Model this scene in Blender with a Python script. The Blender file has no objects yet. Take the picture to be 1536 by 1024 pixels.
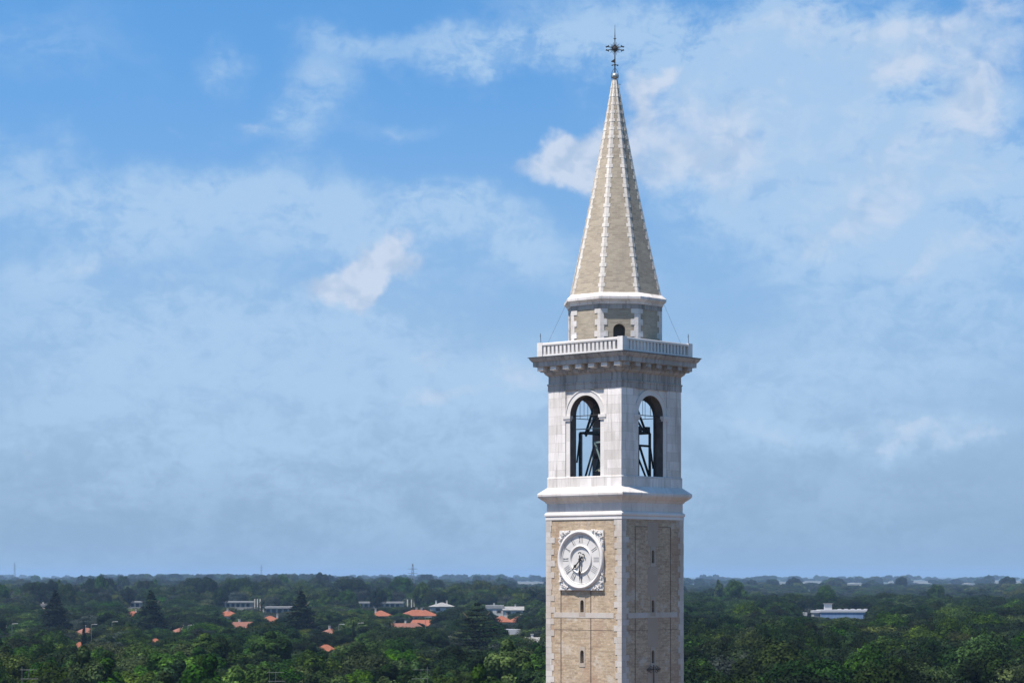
import bpy, math, random
import numpy as np
from mathutils import Matrix, Vector
R = math.radians
SC = bpy.context.scene
COL = SC.collection
rnd = random.Random(7)
ZE = 25.0                 # height of the viewer's eye above the plain

# ------------------------------------------------------------------ camera
cam_d = bpy.data.cameras.new("camera")
cam = bpy.data.objects.new("camera", cam_d); COL.objects.link(cam)
cam.location = (0, 0, ZE); cam.rotation_euler = (R(90), 0, 0)
cam_d.sensor_width = 36; cam_d.lens = 84.375
cam_d.shift_y = (862 - 512) / 1536
cam_d.clip_start = 1; cam_d.clip_end = 120000
SC.camera = cam

# ------------------------------------------------------------------ exposure
SC.view_settings.view_transform = 'Standard'; SC.view_settings.look = 'None'
EXPO = 0.77
SC.view_settings.exposure = EXPO; SC.view_settings.gamma = 1
SC.cycles.use_denoising = True
SC.cycles.max_bounces = 6; SC.cycles.diffuse_bounces = 3; SC.cycles.transmission_bounces = 3
SC.cycles.volume_bounces = 1

# ------------------------------------------------------------------ sun and sky
EL = R(66); TOSUN = Vector((-.829, -.559, 0)).normalized() * math.cos(EL) + Vector((0, 0, math.sin(EL)))
sun_d = bpy.data.lights.new("sun", 'SUN'); sun_d.energy = 5.0; sun_d.angle = R(.53); sun_d.color = (1, .93, .85)
sun = bpy.data.objects.new("sun", sun_d); COL.objects.link(sun)
sun.rotation_euler = TOSUN.to_track_quat('Z', 'Y').to_euler(); sun.location = (-60, -40, 150)

W = bpy.data.worlds.new("World"); SC.world = W; W.use_nodes = True
nt = W.node_tree; N = nt.nodes; L = nt.links
for n in list(N): N.remove(n)
def nd(t, **k):
    n = N.new(t)
    for a, b in k.items(): setattr(n, a, b)
    return n
def mth(op, a, b=None, c=None, clamp=False):
    n = nd('ShaderNodeMath', operation=op, use_clamp=clamp)
    for i, v in enumerate((a, b, c)):
        if v is None: continue
        if isinstance(v, (int, float)): n.inputs[i].default_value = v
        else: L.new(v, n.inputs[i])
    return n.outputs[0]
def smooth(v, lo, hi, o0=0., o1=1.):
    n = nd('ShaderNodeMapRange', interpolation_type='SMOOTHSTEP'); L.new(v, n.inputs[0])
    for i, x in enumerate((lo, hi, o0, o1)): n.inputs[i + 1].default_value = x
    return n.outputs[0]
def mixc(f, a, b):
    n = nd('ShaderNodeMix', data_type='RGBA')
    if isinstance(f, (int, float)): n.inputs[0].default_value = f
    else: L.new(f, n.inputs[0])
    for i, v in ((6, a), (7, b)):
        if isinstance(v, tuple): n.inputs[i].default_value = (*v, 1)
        else: L.new(v, n.inputs[i])
    return n.outputs[2]
sky = nd('ShaderNodeTexSky', sky_type='NISHITA')
# the hazy yellow rim of the model sky is lifted out: the direction it is read at is tilted up
tg = nd('ShaderNodeTexCoord'); up = nd('ShaderNodeVectorMath', operation='ADD'); L.new(tg.outputs['Generated'], up.inputs[0]); up.inputs[1].default_value = (0, 0, .20)
un = nd('ShaderNodeVectorMath', operation='NORMALIZE'); L.new(up.outputs[0], un.inputs[0]); L.new(un.outputs[0], sky.inputs[0]); sky.sun_disc = False
sky.sun_elevation = EL; sky.sun_rotation = math.atan2(TOSUN.x, TOSUN.y)
sky.air_density = 1.0; sky.dust_density = 0.3; sky.ozone_density = 3.0; sky.altitude = 30
SKYK = 0.115
tc = nd('ShaderNodeTexCoord'); sx = nd('ShaderNodeSeparateXYZ'); L.new(tc.outputs['Generated'], sx.inputs[0])
az = mth('ARCTAN2', sx.outputs[0], sx.outputs[1]); el = mth('ARCSINE', sx.outputs[2])
cb = nd('ShaderNodeCombineXYZ'); L.new(az, cb.inputs[0]); L.new(el, cb.inputs[1]); P = cb.outputs[0]
def noise(scale, detail, rough, dist, sc=(1, 1, 1), off=(0, 0, 0), src=None):
    m = nd('ShaderNodeMapping'); L.new(src or P, m.inputs[0]); m.inputs[3].default_value = sc; m.inputs[1].default_value = off
    n = nd('ShaderNodeTexNoise'); L.new(m.outputs[0], n.inputs[0])
    n.inputs['Scale'].default_value = scale; n.inputs['Detail'].default_value = detail
    n.inputs['Roughness'].default_value = rough; n.inputs['Distortion'].default_value = dist
    return n
# warp the directions a little, so that no cloud keeps a drawn outline
wn = noise(16, 5, .6, 0)
wv = nd('ShaderNodeVectorMath', operation='SUBTRACT'); L.new(wn.outputs['Color'], wv.inputs[0]); wv.inputs[1].default_value = (.5, .5, .5)
ws = nd('ShaderNodeVectorMath', operation='SCALE'); L.new(wv.outputs[0], ws.inputs[0]); ws.inputs[3].default_value = .060
wa = nd('ShaderNodeVectorMath', operation='ADD'); L.new(P, wa.inputs[0]); L.new(ws.outputs[0], wa.inputs[1]); PW = wa.outputs[0]
def cloud(px, py, rx, ry, rot, s):
    """one cloud at a compass direction and height above the horizon"""
    a, e = math.atan((px - 768) / 3600), math.atan((862 - py) / 3600)
    m = nd('ShaderNodeMapping', vector_type='TEXTURE'); L.new(PW, m.inputs[0])
    m.inputs[1].default_value = (a, e, 0); m.inputs[2].default_value = (0, 0, R(rot)); m.inputs[3].default_value = (rx / 3600, ry / 3600, 1)
    ln = nd('ShaderNodeVectorMath', operation='LENGTH'); L.new(m.outputs[0], ln.inputs[0])
    return smooth(ln.outputs['Value'], 0, 1.5, s, 0)
def total(lst, op='ADD'):
    t = None
    for c in lst:
        v = cloud(*c); t = v if t is None else mth(op, t, v)
    return t
veil = total([(300, 305, 440, 66, -3, 1.05), (740, 365, 260, 62, -14, .85), (480, 140, 60, 130, -25, .6), (350, 85, 45, 40, 0, .5), (60, 90, 190, 80, 0, .35),
              (690, 75, 200, 30, -6, .75), (900, 60, 220, 60, -3, .6), (1270, 190, 330, 240, 0, 1.15), (1420, 330, 260, 150, 0, .85), (1120, 60, 300, 60, 5, .6),
              (240, 470, 420, 110, 0, .75), (100, 390, 110, 40, 10, .5), (560, 460, 160, 80, 0, .45), (1100, 250, 190, 70, 0, .5),
              (780, 560, 90, 60, 0, .6), (640, 560, 80, 40, 0, .5), (640, 620, 160, 40, 0, .4), (380, 175, 90, 26, 10, .4), (600, 175, 70, 22, 12, .35),
              (1150, 650, 80, 26, 0, .5), (1310, 655, 90, 26, 0, .5), (1460, 660, 90, 26, 0, .5), (1330, 540, 420, 90, 8, .5), (250, 620, 520, 100, 0, .55), (900, 640, 900, 160, 0, .45), (300, 800, 1500, 130, 0, .35)])
nz = noise(20, 8, .60, .5, (1, 2.0, 1), (3, 1, 0)).outputs[0]
nf = noise(105, 8, .66, .5, (1, 1.3, 1), (1, 7, 0)).outputs[0]
nn = mth('ADD', mth('MULTIPLY', nz, .60), mth('MULTIPLY', nf, .40))
va = mth('MULTIPLY', veil, smooth(nn, .37, .60, .40, 1.15))
va = smooth(va, .0, 1.0, 0, .85)
cum = total([(520, 422, 74, 40, 12, 1.), (568, 385, 44, 46, -20, 1.), (555, 405, 60, 40, 20, .8), (500, 450, 70, 40, 0, .5), (845, 232, 88, 40, 12, 1.), (900, 205, 74, 40, 20, .9), (880, 260, 120, 40, 0, .5), (945, 140, 32, 34, 10, .9), (1000, 118, 46, 16, 25, .9),
             (1050, 165, 120, 70, 5, .75), (1010, 240, 170, 60, 0, .6), (1230, 60, 300, 50, -8, .48), (1370, 20, 180, 40, 0, .75), (1490, 90, 120, 80, 0, .5), (1330, 105, 70, 26, 20, .6), (1250, 200, 260, 130, -6, .42), (1400, 290, 220, 130, 10, .42),
             (1450, 165, 60, 60, 20, .6), (1240, 345, 110, 40, 0, .5), (1420, 410, 140, 30, 10, .5), (780, 555, 70, 50, 0, .72), (640, 540, 60, 24, 10, .66), (655, 605, 110, 26, 0, .6), (1150, 650, 80, 22, 0, .62), (1300, 655, 90, 22, 0, .62), (1450, 660, 110, 22, 0, .62),
             (130, 390, 100, 30, 15, .56), (280, 420, 160, 40, 5, .42), (350, 82, 26, 24, 0, .5), (480, 110, 70, 40, 20, .48), (380, 170, 60, 18, 12, .5), (600, 178, 50, 16, 12, .46), (1120, 480, 60, 20, 0, .42), (50, 660, 60, 20, 0, .35), (260, 175, 40, 16, 0, .42), (1500, 560, 80, 30, 10, .4), (420, 660, 80, 18, 0, .3)])
nc = noise(48, 10, .66, .35, (1, 1.25, 1), (5, 2, 0)).outputs[0]
nc2 = noise(48, 3, .55, .35, (1, 1.25, 1), (5 + .0035, 2 - .008, 0)).outputs[0]; nc1 = noise(48, 3, .55, .35, (1, 1.25, 1), (5, 2, 0)).outputs[0]
lit = smooth(mth('SUBTRACT', nc1, nc2), -.16, .10)
ca = mth('ADD', cum, mth('MULTIPLY', mth('SUBTRACT', nc, .5), 1.5))
ca = mth('MULTIPLY', smooth(ca, .25, 1.30, 0, .95), smooth(cum, .03, .55))
hsv = nd('ShaderNodeHueSaturation'); L.new(sky.outputs[0], hsv.inputs['Color']); hsv.inputs['Saturation'].default_value = 1.25; hsv.inputs['Hue'].default_value = .495
# lit cloud, in the units of the sky texture
k = 1 / SKYK / 2 ** EXPO
veilc = tuple(v * k for v in (.43, .62, .86)); cuml = tuple(v * k for v in (.60, .70, .86)); cums = tuple(v * k for v in (.45, .58, .78))
# broken cloud added outside the view, to whiten the ambient light
gz = noise(2.2, 6, .6, .4, (1, 1, 1), (0, 0, 0), tc.outputs['Generated']).outputs[0]
outv = mth('MULTIPLY', smooth(gz, .45, .65, 0, .35), mth('MAXIMUM', smooth(el, .28, .42), smooth(mth('ABSOLUTE', az), .26, .36)))
va = mth('MAXIMUM', va, outv)
lowc = mixc(smooth(el, .015, .085), tuple(v * k for v in (.275, .415, .595)), tuple(v * k for v in (.35, .51, .71)))
low = mixc(smooth(el, .03, .235, .95, 0), hsv.outputs[0], lowc)
c1 = mixc(va, low, veilc); c2 = mixc(ca, c1, mixc(lit, cums, cuml))
bg = nd('ShaderNodeBackground'); L.new(c2, bg.inputs[0]); bg.inputs[1].default_value = SKYK
wo = nd('ShaderNodeOutputWorld'); L.new(bg.outputs[0], wo.inputs[0])

# ------------------------------------------------------------------ tagging
def tag(o, label=None, cat=None, group=None, kind=None):
    if label: o['label'] = label
    if cat: o['category'] = cat
    if group: o['group'] = group
    if kind: o['kind'] = kind
    return o
def empty(name, loc=(0, 0, 0), rz=0):
    o = bpy.data.objects.new(name, None); COL.objects.link(o); o.location = loc; o.rotation_euler = (0, 0, rz)
    o.empty_display_size = .5
    return o

# ------------------------------------------------------------------ materials
def mat(name): 
    m = bpy.data.materials.new(name); m.use_nodes = True
    t = m.node_tree; b = t.nodes['Principled BSDF']; return m, t, b
def link(t, a, b): t.links.new(a, b)
def tnoise(t, coord, scale, detail=4, rough=.6, sc=(1, 1, 1), rot=(0, 0, 0)):
    mp = t.nodes.new('ShaderNodeMapping'); mp.inputs[3].default_value = sc; mp.inputs[2].default_value = rot; link(t, coord, mp.inputs[0])
    n = t.nodes.new('ShaderNodeTexNoise'); link(t, mp.outputs[0], n.inputs[0]); n.inputs['Scale'].default_value = scale
    n.inputs['Detail'].default_value = detail; n.inputs['Roughness'].default_value = rough
    return n.outputs[0]
def tramp(t, v, stops):
    r = t.nodes.new('ShaderNodeValToRGB'); link(t, v, r.inputs[0]); e = r.color_ramp.elements
    while len(e) < len(stops): e.new(.5)
    for x, (p, c) in zip(e, stops): x.position = p; x.color = (*c, 1)
    return r.outputs[0]
def tmix(t, f, a, b, mode='MIX'):
    n = t.nodes.new('ShaderNodeMix'); n.data_type = 'RGBA'; n.blend_type = mode
    if isinstance(f, (int, float)): n.inputs[0].default_value = f
    else: link(t, f, n.inputs[0])
    for i, v in ((6, a), (7, b)):
        if isinstance(v, tuple): n.inputs[i].default_value = (*v, 1)
        else: link(t, v, n.inputs[i])
    return n.outputs[2]
def bump(t, b, h, s, d=.05):
    n = t.nodes.new('ShaderNodeBump'); n.inputs['Strength'].default_value = s; n.inputs['Distance'].default_value = d
    link(t, h, n.inputs['Height']); link(t, n.outputs[0], b.inputs['Normal'])
def masonry(name, c1, c2, cm, bw, bh, mortar, stains, rough=.85, sq=1, patch=None):
    """coursed masonry in metres (UV), each block its own tint, weather stains with shapes of their own"""
    m, t, b = mat(name); tc = t.nodes.new('ShaderNodeTexCoord'); uv = tc.outputs['UV']; ob = tc.outputs['Object']
    br = t.nodes.new('ShaderNodeTexBrick'); link(t, uv, br.inputs[0])
    br.inputs['Scale'].default_value = 1; br.inputs['Brick Width'].default_value = bw; br.inputs['Row Height'].default_value = bh
    br.inputs['Mortar Size'].default_value = mortar; br.inputs['Mortar Smooth'].default_value = .3
    br.inputs['Color1'].default_value = (*c1, 1); br.inputs['Color2'].default_value = (*c2, 1); br.inputs['Mortar'].default_value = (*cm, 1)
    br.offset = .5; br.squash = sq
    col = br.outputs[0]
    for (sc, scale, lo, hi, c, amt) in stains:
        n = tnoise(t, ob, scale, 6, .62, sc)
        f = t.nodes.new('ShaderNodeMapRange'); link(t, n, f.inputs[0]); f.inputs[1].default_value = lo; f.inputs[2].default_value = hi; f.inputs[4].default_value = amt
        col = tmix(t, f.outputs[0], col, c)
    link(t, col, b.inputs['Base Color']); b.inputs['Roughness'].default_value = rough
    b.inputs['Specular IOR Level'].default_value = .25
    bump(t, b, tnoise(t, ob, 9, 5, .7), .35, .03)
    return m
M = {}
M['marble'] = masonry('white_marble_ashlar', (.74, .70, .675), (.55, .515, .485), (.40, .37, .35), 1.35, .62, .010,
    [((1, 1, .35), .55, .48, .70, (.42, .38, .345), .70), ((2.5, 2.5, .22), 1.1, .52, .70, (.30, .275, .25), .70), ((5, 5, .3), 1.3, .58, .72, (.22, .20, .18), .55), ((1, 1, 1), 4.5, .55, .8, (.52, .49, .44), .35)], .7)
M['marble_dirty_shaded'] = masonry('weathered_shade_toned_marble', (.42, .39, .365), (.30, .275, .255), (.22, .20, .185), 1.5, 3, .008,
    [((1, 1, .5), .7, .48, .70, (.30, .28, .26), .70), ((3, 3, .3), 1.2, .48, .64, (.17, .155, .145), .8), ((1, 1, 1), 5, .5, .8, (.40, .37, .33), .4)], .75)  # real stains, plus the shade under the cornices put into the base tone
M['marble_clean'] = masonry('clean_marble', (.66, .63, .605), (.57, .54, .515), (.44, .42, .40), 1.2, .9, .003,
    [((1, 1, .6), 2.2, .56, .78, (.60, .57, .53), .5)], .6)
M['brick'] = masonry('tan_brick', (.43, .33, .222), (.285, .215, .142), (.38, .315, .235), .52, .17, .018,
    [((1, 1, .8), .28, .50, .75, (.53, .43, .34), .6), ((1, 1, 2.6), 2.4, .50, .66, (.23, .17, .12), .70), ((1, 1, 1.6), 5.5, .52, .72, (.66, .55, .41), .55), ((2.2, 2.2, .12), .9, .54, .72, (.27, .22, .18), .6), ((1, 1, .7), .55, .52, .64, (.30, .19, .13), .5), ((1, 1, 1), .8, .58, .66, (.50, .46, .40), .5)], .9)
M['brick_spire'] = masonry('pale_spire_brick', (.36, .305, .23), (.25, .21, .16), (.33, .29, .235), .42, .13, .014,
    [((1, 1, .6), .5, .50, .74, (.46, .40, .31), .55), ((1, 1, 1.8), 3, .54, .72, (.24, .205, .15), .5), ((1, 1, .25), 1.4, .56, .74, (.25, .22, .18), .55)], .9)
M['slit_stone'] = masonry('slit_window_stone', (.40, .345, .285), (.34, .29, .235), (.30, .26, .21), 3, .8, .004, [((1, 1, .5), 1.2, .46, .66, (.30, .25, .20), .7)], .85)
M['quoin'] = masonry('weathered_quoin_stone', (.52, .485, .45), (.40, .37, .335), (.30, .28, .25), 3, .8, .004, [((1, 1, .4), .6, .44, .66, (.40, .32, .25), .75), ((1, 1, 1), 4, .5, .75, (.30, .27, .24), .45)], .85)
M['rib'] = masonry('spire_edge_stone', (.64, .595, .54), (.50, .46, .415), (.38, .35, .31), 3, .7, .004, [((1, 1, .5), .7, .50, .70, (.40, .36, .32), .6), ((1, 1, 1), 3.5, .54, .72, (.26, .23, .20), .6)], .8)
M['stone_grey'] = masonry('grey_limestone', (.50, .47, .44), (.42, .39, .36), (.36, .34, .32), .9, .42, .012,
    [((1, 1, 1), .9, .5, .75, (.36, .34, .32), .55), ((1, 1, 1), 6, .5, .8, (.45, .42, .38), .4)], .8)
def plain(name, c, rough=.6, metal=0, var=.25, scale=3, c2=None):
    m, t, b = mat(name); tc = t.nodes.new('ShaderNodeTexCoord')
    n = tnoise(t, tc.outputs['Object'], scale, 5, .6)
    c2 = c2 or tuple(v * (1 - var) for v in c)
    link(t, tramp(t, n, [(.35, c2), (.65, c)]), b.inputs['Base Color'])
    b.inputs['Roughness'].default_value = rough; b.inputs['Metallic'].default_value = metal
    return m
M['iron'] = plain('black_wrought_iron', (.016, .015, .016), .7, .0)
M['lead'] = plain('dark_lead_sheet', (.10, .105, .115), .5, .2)
M['joint'] = plain('dark_mortar', (.13, .10, .08), .9)
M['steel'] = plain('green_black_painted_steel', (.030, .042, .042), .5, .2)
M['pale_steel'] = plain('pale_green_steel', (.22, .31, .29), .5, .2)
M['bronze'] = plain('green_bronze', (.06, .08, .06), .6, .3, c2=(.03, .028, .022))
M['ball'] = plain('worn_silver_ball', (.42, .42, .41), .35, .55, .35, 6)
M['wood'] = plain('dark_timber', (.05, .035, .025), .8)
M['dial'] = plain('white_clock_marble', (.60, .58, .555), .55, 0, .12, 1.4)
M['numeral'] = plain('black_numeral_paint', (.10, .095, .09), .6)
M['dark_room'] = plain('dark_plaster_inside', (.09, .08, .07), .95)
M['inner_shade'] = plain('shade_toned_inner_stone', (.13, .11, .10), .95, 0, .5, 1.2)  # shade of the belfry reveals and inside, put into the stone colour
M['bark'] = plain('bark', (.13, .095, .065), .95, 0, .4, 2)

# ------------------------------------------------------------------ mesh builder
class MB:
    def __init__(s): s.v = []; s.f = []; s.M = Matrix.Identity(4)
    def add(s, vs, fs):
        b = len(s.v); s.v += [tuple(s.M @ Vector(p)) for p in vs]; s.f += [tuple(b + i for i in f) for f in fs]
    def box(s, x0, x1, y0, y1, z0, z1):
        s.add([(x0, y0, z0), (x1, y0, z0), (x1, y1, z0), (x0, y1, z0), (x0, y0, z1), (x1, y0, z1), (x1, y1, z1), (x0, y1, z1)],
              [(0, 3, 2, 1), (4, 5, 6, 7), (0, 1, 5, 4), (1, 2, 6, 5), (2, 3, 7, 6), (3, 0, 4, 7)])
    def prism(s, poly, z0, z1):
        n = len(poly)
        s.add([(x, y, z0) for x, y in poly] + [(x, y, z1) for x, y in poly],
              [tuple(range(n - 1, -1, -1)), tuple(range(n, 2 * n))] + [(i, (i + 1) % n, n + (i + 1) % n, n + i) for i in range(n)])
    def slab_y(s, poly, y0, y1):
        """polygon in x,z pushed from y0 (front, facing -y) to y1; poly anticlockwise seen from the front"""
        n = len(poly)
        s.add([(x, y0, z) for x, z in poly] + [(x, y1, z) for x, z in poly],
              [tuple(range(n)), tuple(range(2 * n - 1, n - 1, -1))] + [(i, n + i, n + (i + 1) % n, (i + 1) % n) for i in range(n)])
    def lathe(s, n, prof, phase=0., cap0=False, cap1=False, c=(0, 0)):
        """prof = [(radius of the corners, z)]"""
        vs = []
        for r, z in prof:
            for i in range(n):
                a = phase + 2 * math.pi * i / n; vs.append((c[0] + r * math.cos(a), c[1] + r * math.sin(a), z))
        fs = [(j * n + i, j * n + (i + 1) % n, (j + 1) * n + (i + 1) % n, (j + 1) * n + i) for j in range(len(prof) - 1) for i in range(n)]
        if cap0: fs.append(tuple(range(n - 1, -1, -1)))
        if cap1: k = (len(prof) - 1) * n; fs.append(tuple(range(k, k + n)))
        s.add(vs, fs)
    def square(s, prof, cap0=False, cap1=False): s.lathe(4, [(h * math.sqrt(2), z) for h, z in prof], math.pi / 4, cap0, cap1)
    def tube(s, p, q, r, n=6, r2=None):
        p = Vector(p); q = Vector(q); d = (q - p)
        if d.length < 1e-6: return
        d.normalize(); a = d.orthogonal().normalized(); b = d.cross(a); r2 = r if r2 is None else r2
        vs = [tuple(o + (a * math.cos(t) + b * math.sin(t)) * rr) for o, rr in ((p, r), (q, r2)) for t in [2 * math.pi * i / n for i in range(n)]]
        s.add(vs, [tuple(range(n - 1, -1, -1)), tuple(range(n, 2 * n))] + [(i, (i + 1) % n, n + (i + 1) % n, n + i) for i in range(n)])
    def beam(s, p, q, w, h=None):
        """rectangular bar"""
        p = Vector(p); q = Vector(q); d = (q - p).normalized(); h = h or w
        a = d.cross(Vector((0, 0, 1)));
        if a.length < 1e-3: a = Vector((1, 0, 0))
        a.normalize(); b = a.cross(d).normalized(); a *= w / 2; b *= h / 2
        s.add([tuple(o + i * a + j * b) for o in (p, q) for i, j in ((-1, -1), (1, -1), (1, 1), (-1, 1))],
              [(0, 1, 2, 3), (7, 6, 5, 4), (0, 4, 5, 1), (1, 5, 6, 2), (2, 6, 7, 3), (3, 7, 4, 0)])
    def ring(s, c, R0, prof, n=64, flip=False):
        """ring in the x,z plane round c=(x,z); prof = [(radius, y)] closed"""
        k = len(prof); vs = []
        for i in range(n):
            a = 2 * math.pi * i / n
            for r, y in prof: vs.append((c[0] + r * math.cos(a), y, c[1] + r * math.sin(a)))
        s.add(vs, [(i * k + j, i * k + (j + 1) % k, ((i + 1) % n) * k + (j + 1) % k, ((i + 1) % n) * k + j) for i in range(n) for j in range(k)])
    def disc(s, c, r, y, n=64):
        s.add([(c[0] + r * math.cos(2 * math.pi * i / n), y, c[1] + r * math.sin(2 * math.pi * i / n)) for i in range(n)], [tuple(range(n))])
    def sphere(s, c, r, nu=20, nv=12, sc=(1, 1, 1)):
        prof = [(r * math.cos(t), r * math.sin(t)) for t in [(-.5 + i / nv) * math.pi for i in range(nv + 1)]]
        vs = [(c[0] + max(p, 1e-4) * math.cos(2 * math.pi * i / nu) * sc[0], c[1] + max(p, 1e-4) * math.sin(2 * math.pi * i / nu) * sc[1], c[2] + z * sc[2]) for p, z in prof for i in range(nu)]
        s.add(vs, [(j * nu + i, j * nu + (i + 1) % nu, (j + 1) * nu + (i + 1) % nu, (j + 1) * nu + i) for j in range(nv) for i in range(nu)])
    def wall(s, x0, x1, z0, z1, y, t, holes, back=True, inset=0., inner=None):
        """wall with arched or square openings; facing -y. holes: (cx, width, sill, top, arched)"""
        SEG = 20
        def face(yy, flip, a, b):
            def q(p):
                p = [(x, yy, z) for x, z in p]
                s.add(p if not flip else p[::-1], [tuple(range(len(p)))])
            zs = {z0, z1}; xs = {a, b}
            for cx, w, si, to, ar in holes:
                zs |= {si, to}; xs |= {cx - w / 2, cx + w / 2}
            zs = sorted(zs); xs = sorted(xs)
            for i in range(len(xs) - 1):
                for j in range(len(zs) - 1):
                    mx, mz = (xs[i] + xs[i + 1]) / 2, (zs[j] + zs[j + 1]) / 2
                    if any(abs(mx - h[0]) < h[1] / 2 and h[2] < mz < h[3] for h in holes): continue
                    q([(xs[i], zs[j]), (xs[i + 1], zs[j]), (xs[i + 1], zs[j + 1]), (xs[i], zs[j + 1])])
            for cx, w, si, to, ar in holes:
                if not ar: continue
                r = w / 2; sp = to - r
                A = [(cx + r * math.cos(math.pi * i / SEG), sp + r * math.sin(math.pi * i / SEG)) for i in range(SEG + 1)]
                for i in range(SEG):
                    (ax, az), (bx, bz) = A[i], A[i + 1]
                    if abs(ax - bx) > 1e-6: q([(bx, bz), (ax, az), (ax, to), (bx, to)])
        face(y, False, x0, x1)
        if inner is not None: inner.M = s.M; keep_ = s.add; s.add = inner.add
        if back: face(y + t, True, x0 + inset, x1 - inset)
        for cx, w, si, to, ar in holes:
            r = w / 2; pts = [(cx - r, si), (cx + r, si)]
            if ar: pts += [(cx + r * math.cos(math.pi * i / SEG), to - r + r * math.sin(math.pi * i / SEG)) for i in range(SEG + 1)]
            else: pts += [(cx + r, to), (cx - r, to)]
            n = len(pts)
            for i in range(n):
                (ax, az), (bx, bz) = pts[i], pts[(i + 1) % n]
                if abs(ax - bx) + abs(az - bz) < 1e-6: continue
                s.add([(ax, y, az), (ax, y + t, az), (bx, y + t, bz), (bx, y, bz)], [(0, 1, 2, 3)])
        if inner is not None: s.add = keep_
    def build(s, name, m, parent=None, smooth=False, uv=True):
        me = bpy.data.meshes.new(name); me.from_pydata(s.v, [], s.f); me.materials.append(m if not isinstance(m, str) else M[m])
        if uv:
            ul = me.uv_layers.new(name='UVMap'); data = np.zeros(len(me.loops) * 2, dtype=np.float32)
            vv = me.vertices
            for p in me.polygons:
                n = p.normal
                if abs(n.z) > .9: tx, ty = Vector((1, 0, 0)), Vector((0, 1, 0))
                else:
                    tx = Vector((-n.y, n.x, 0)).normalized(); ty = Vector((0, 0, 1))
                for li in p.loop_indices:
                    c = vv[me.loops[li].vertex_index].co; data[2 * li] = c.dot(tx); data[2 * li + 1] = c.dot(ty)
            ul.data.foreach_set('uv', data)
        if smooth: me.shade_smooth()
        o = bpy.data.objects.new(name, me); COL.objects.link(o); o.parent = parent
        return o
def side(k): return Matrix.Rotation(k * math.pi / 2, 4, 'Z')

# ================================================================== BELL TOWER
TH = R(-42)
TC = Vector((7.15, 166.76, 0))
tower = empty('bell_tower', TC, TH)
tag(tower, 'tall square brick and marble bell tower with clock, open belfry and brick spire', 'bell tower')
Z = lambda z: ZE + z
HB = 3.37            # half side of the brick shaft
# slits: z centre pairs
SLL = [(-2.54, -1.71), (-6.02, -5.14), (-9.6, -8.7), (-13.2, -12.3), (-17.0, -16.1)]
SLR = [(.82, 1.71), (-2.54, -1.71), (-6.02, -5.14), (-9.6, -8.7), (-13.2, -12.3), (-17.0, -16.1)]
b = MB()
for k in range(4):
    b.M = side(k); cx = .0 if k else -.12
    hs = [(cx, .36, Z(a), Z(c), False) for a, c in (SLR if k else SLL)]
    b.wall(-HB, HB, 0, Z(3.84), -HB, .7, hs, True, .7)
shaft = b.build('shaft', 'brick', tower)
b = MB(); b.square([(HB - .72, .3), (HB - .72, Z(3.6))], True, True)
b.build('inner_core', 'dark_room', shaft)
for k in range(4):
    for a, c in (SLR if k else SLL):
        b = MB(); b.M = side(k); cx = .0 if k else -.12
        b.wall(cx - .27, cx + .27, Z(a) - .26, Z(c) + .24, -HB - .025, .06, [(cx, .31, Z(a), Z(c), True)], True)
        for x in (cx - .27, cx + .27):
            sgn = -1 if x < cx else 1
            b.add([(x, -HB - .025, Z(a) - .26), (x, -HB + .03, Z(a) - .26), (x, -HB + .03, Z(c) + .24), (x, -HB - .025, Z(c) + .24)], [(0, 3, 2, 1) if sgn > 0 else (0, 1, 2, 3)])
        b.build('slit_window', M['strip'] if 'strip' in M else 'slit_stone', shaft)
# corner quoins: long and short blocks, standing 25 mm proud
def corner(b, k, h, la, lb, z0, z1, pr, back=.02):
    """L of stone round the corner between side k and side k+1"""
    b.M = side(k)
    H = h + pr; q = h - back
    b.prism([(H, -H), (H, -H + lb), (q, -H + lb), (q, -q), (H - la, -q), (H - la, -H)][::1], z0, z1)
    b.M = Matrix.Identity(4)
for k in range(4):
    b = MB(); z = .0; i = 0
    while z < Z(3.4):
        hh = .40; z1 = min(z + hh, Z(3.84)); la, lb = ((.40, .78), (.62, .48))[i % 2] if i % 5 else (.50, .52)
        la += rnd.uniform(-.06, .06); lb += rnd.uniform(-.06, .06)
        corner(b, k, HB, la, lb, z + .004, z1 - .004, .022 + rnd.uniform(0, .010)); z = z1; i += 1
    b.build('quoins', 'quoin', shaft)
# the marble bands and dark joints of the shaft
b = MB()
for k in range(4):
    b.M = side(k); b.box(-HB + .68, HB - .68, -HB - .018, -HB + .02, Z(-2.92), Z(-2.57)) if k else (
        b.box(-HB + .68, -.40, -HB - .018, -HB + .02, Z(-2.92), Z(-2.57)), b.box(.16, HB - .68, -HB - .018, -HB + .02, Z(-2.92), Z(-2.57)), b.box(-.39, .15, -HB - .018, -HB + .02, Z(-2.92), Z(-2.81)))
    if k: pass
b.build('stone_band', 'quoin', shaft)
b = MB()
for k in range(4):
    b.M = side(k)
    for x in ((-2.03, .66) if k == 0 else (-1.93, 1.95)):
        top = -.55 if k == 0 else 3.3
        wd = .020 if k == 0 else .007
        b.box(x - wd, x + wd, -HB - .034, -HB + .01, 0, Z(-2.93)); b.box(x - wd, x + wd, -HB - .034, -HB + .01, Z(-2.56), Z(top))
    b.box(-HB + .7, HB - .7, -HB - .008, -HB + .01, Z(-3.765), Z(-3.738))
    if k:
        b.box(-1.93, -.62, -HB - .020, -HB + .01, Z(3.28), Z(3.31)); b.box(.62, 1.95, -HB - .020, -HB + .01, Z(3.28), Z(3.31))
b.build('wall_joint', 'joint', shaft)
M['strip'] = masonry('grey_plastered_strip', (.37, .305, .24), (.32, .26, .205), (.31, .255, .20), .9, .5, .01, [((1, 1, .5), .8, .42, .64, (.33, .26, .20), .8)])
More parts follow.
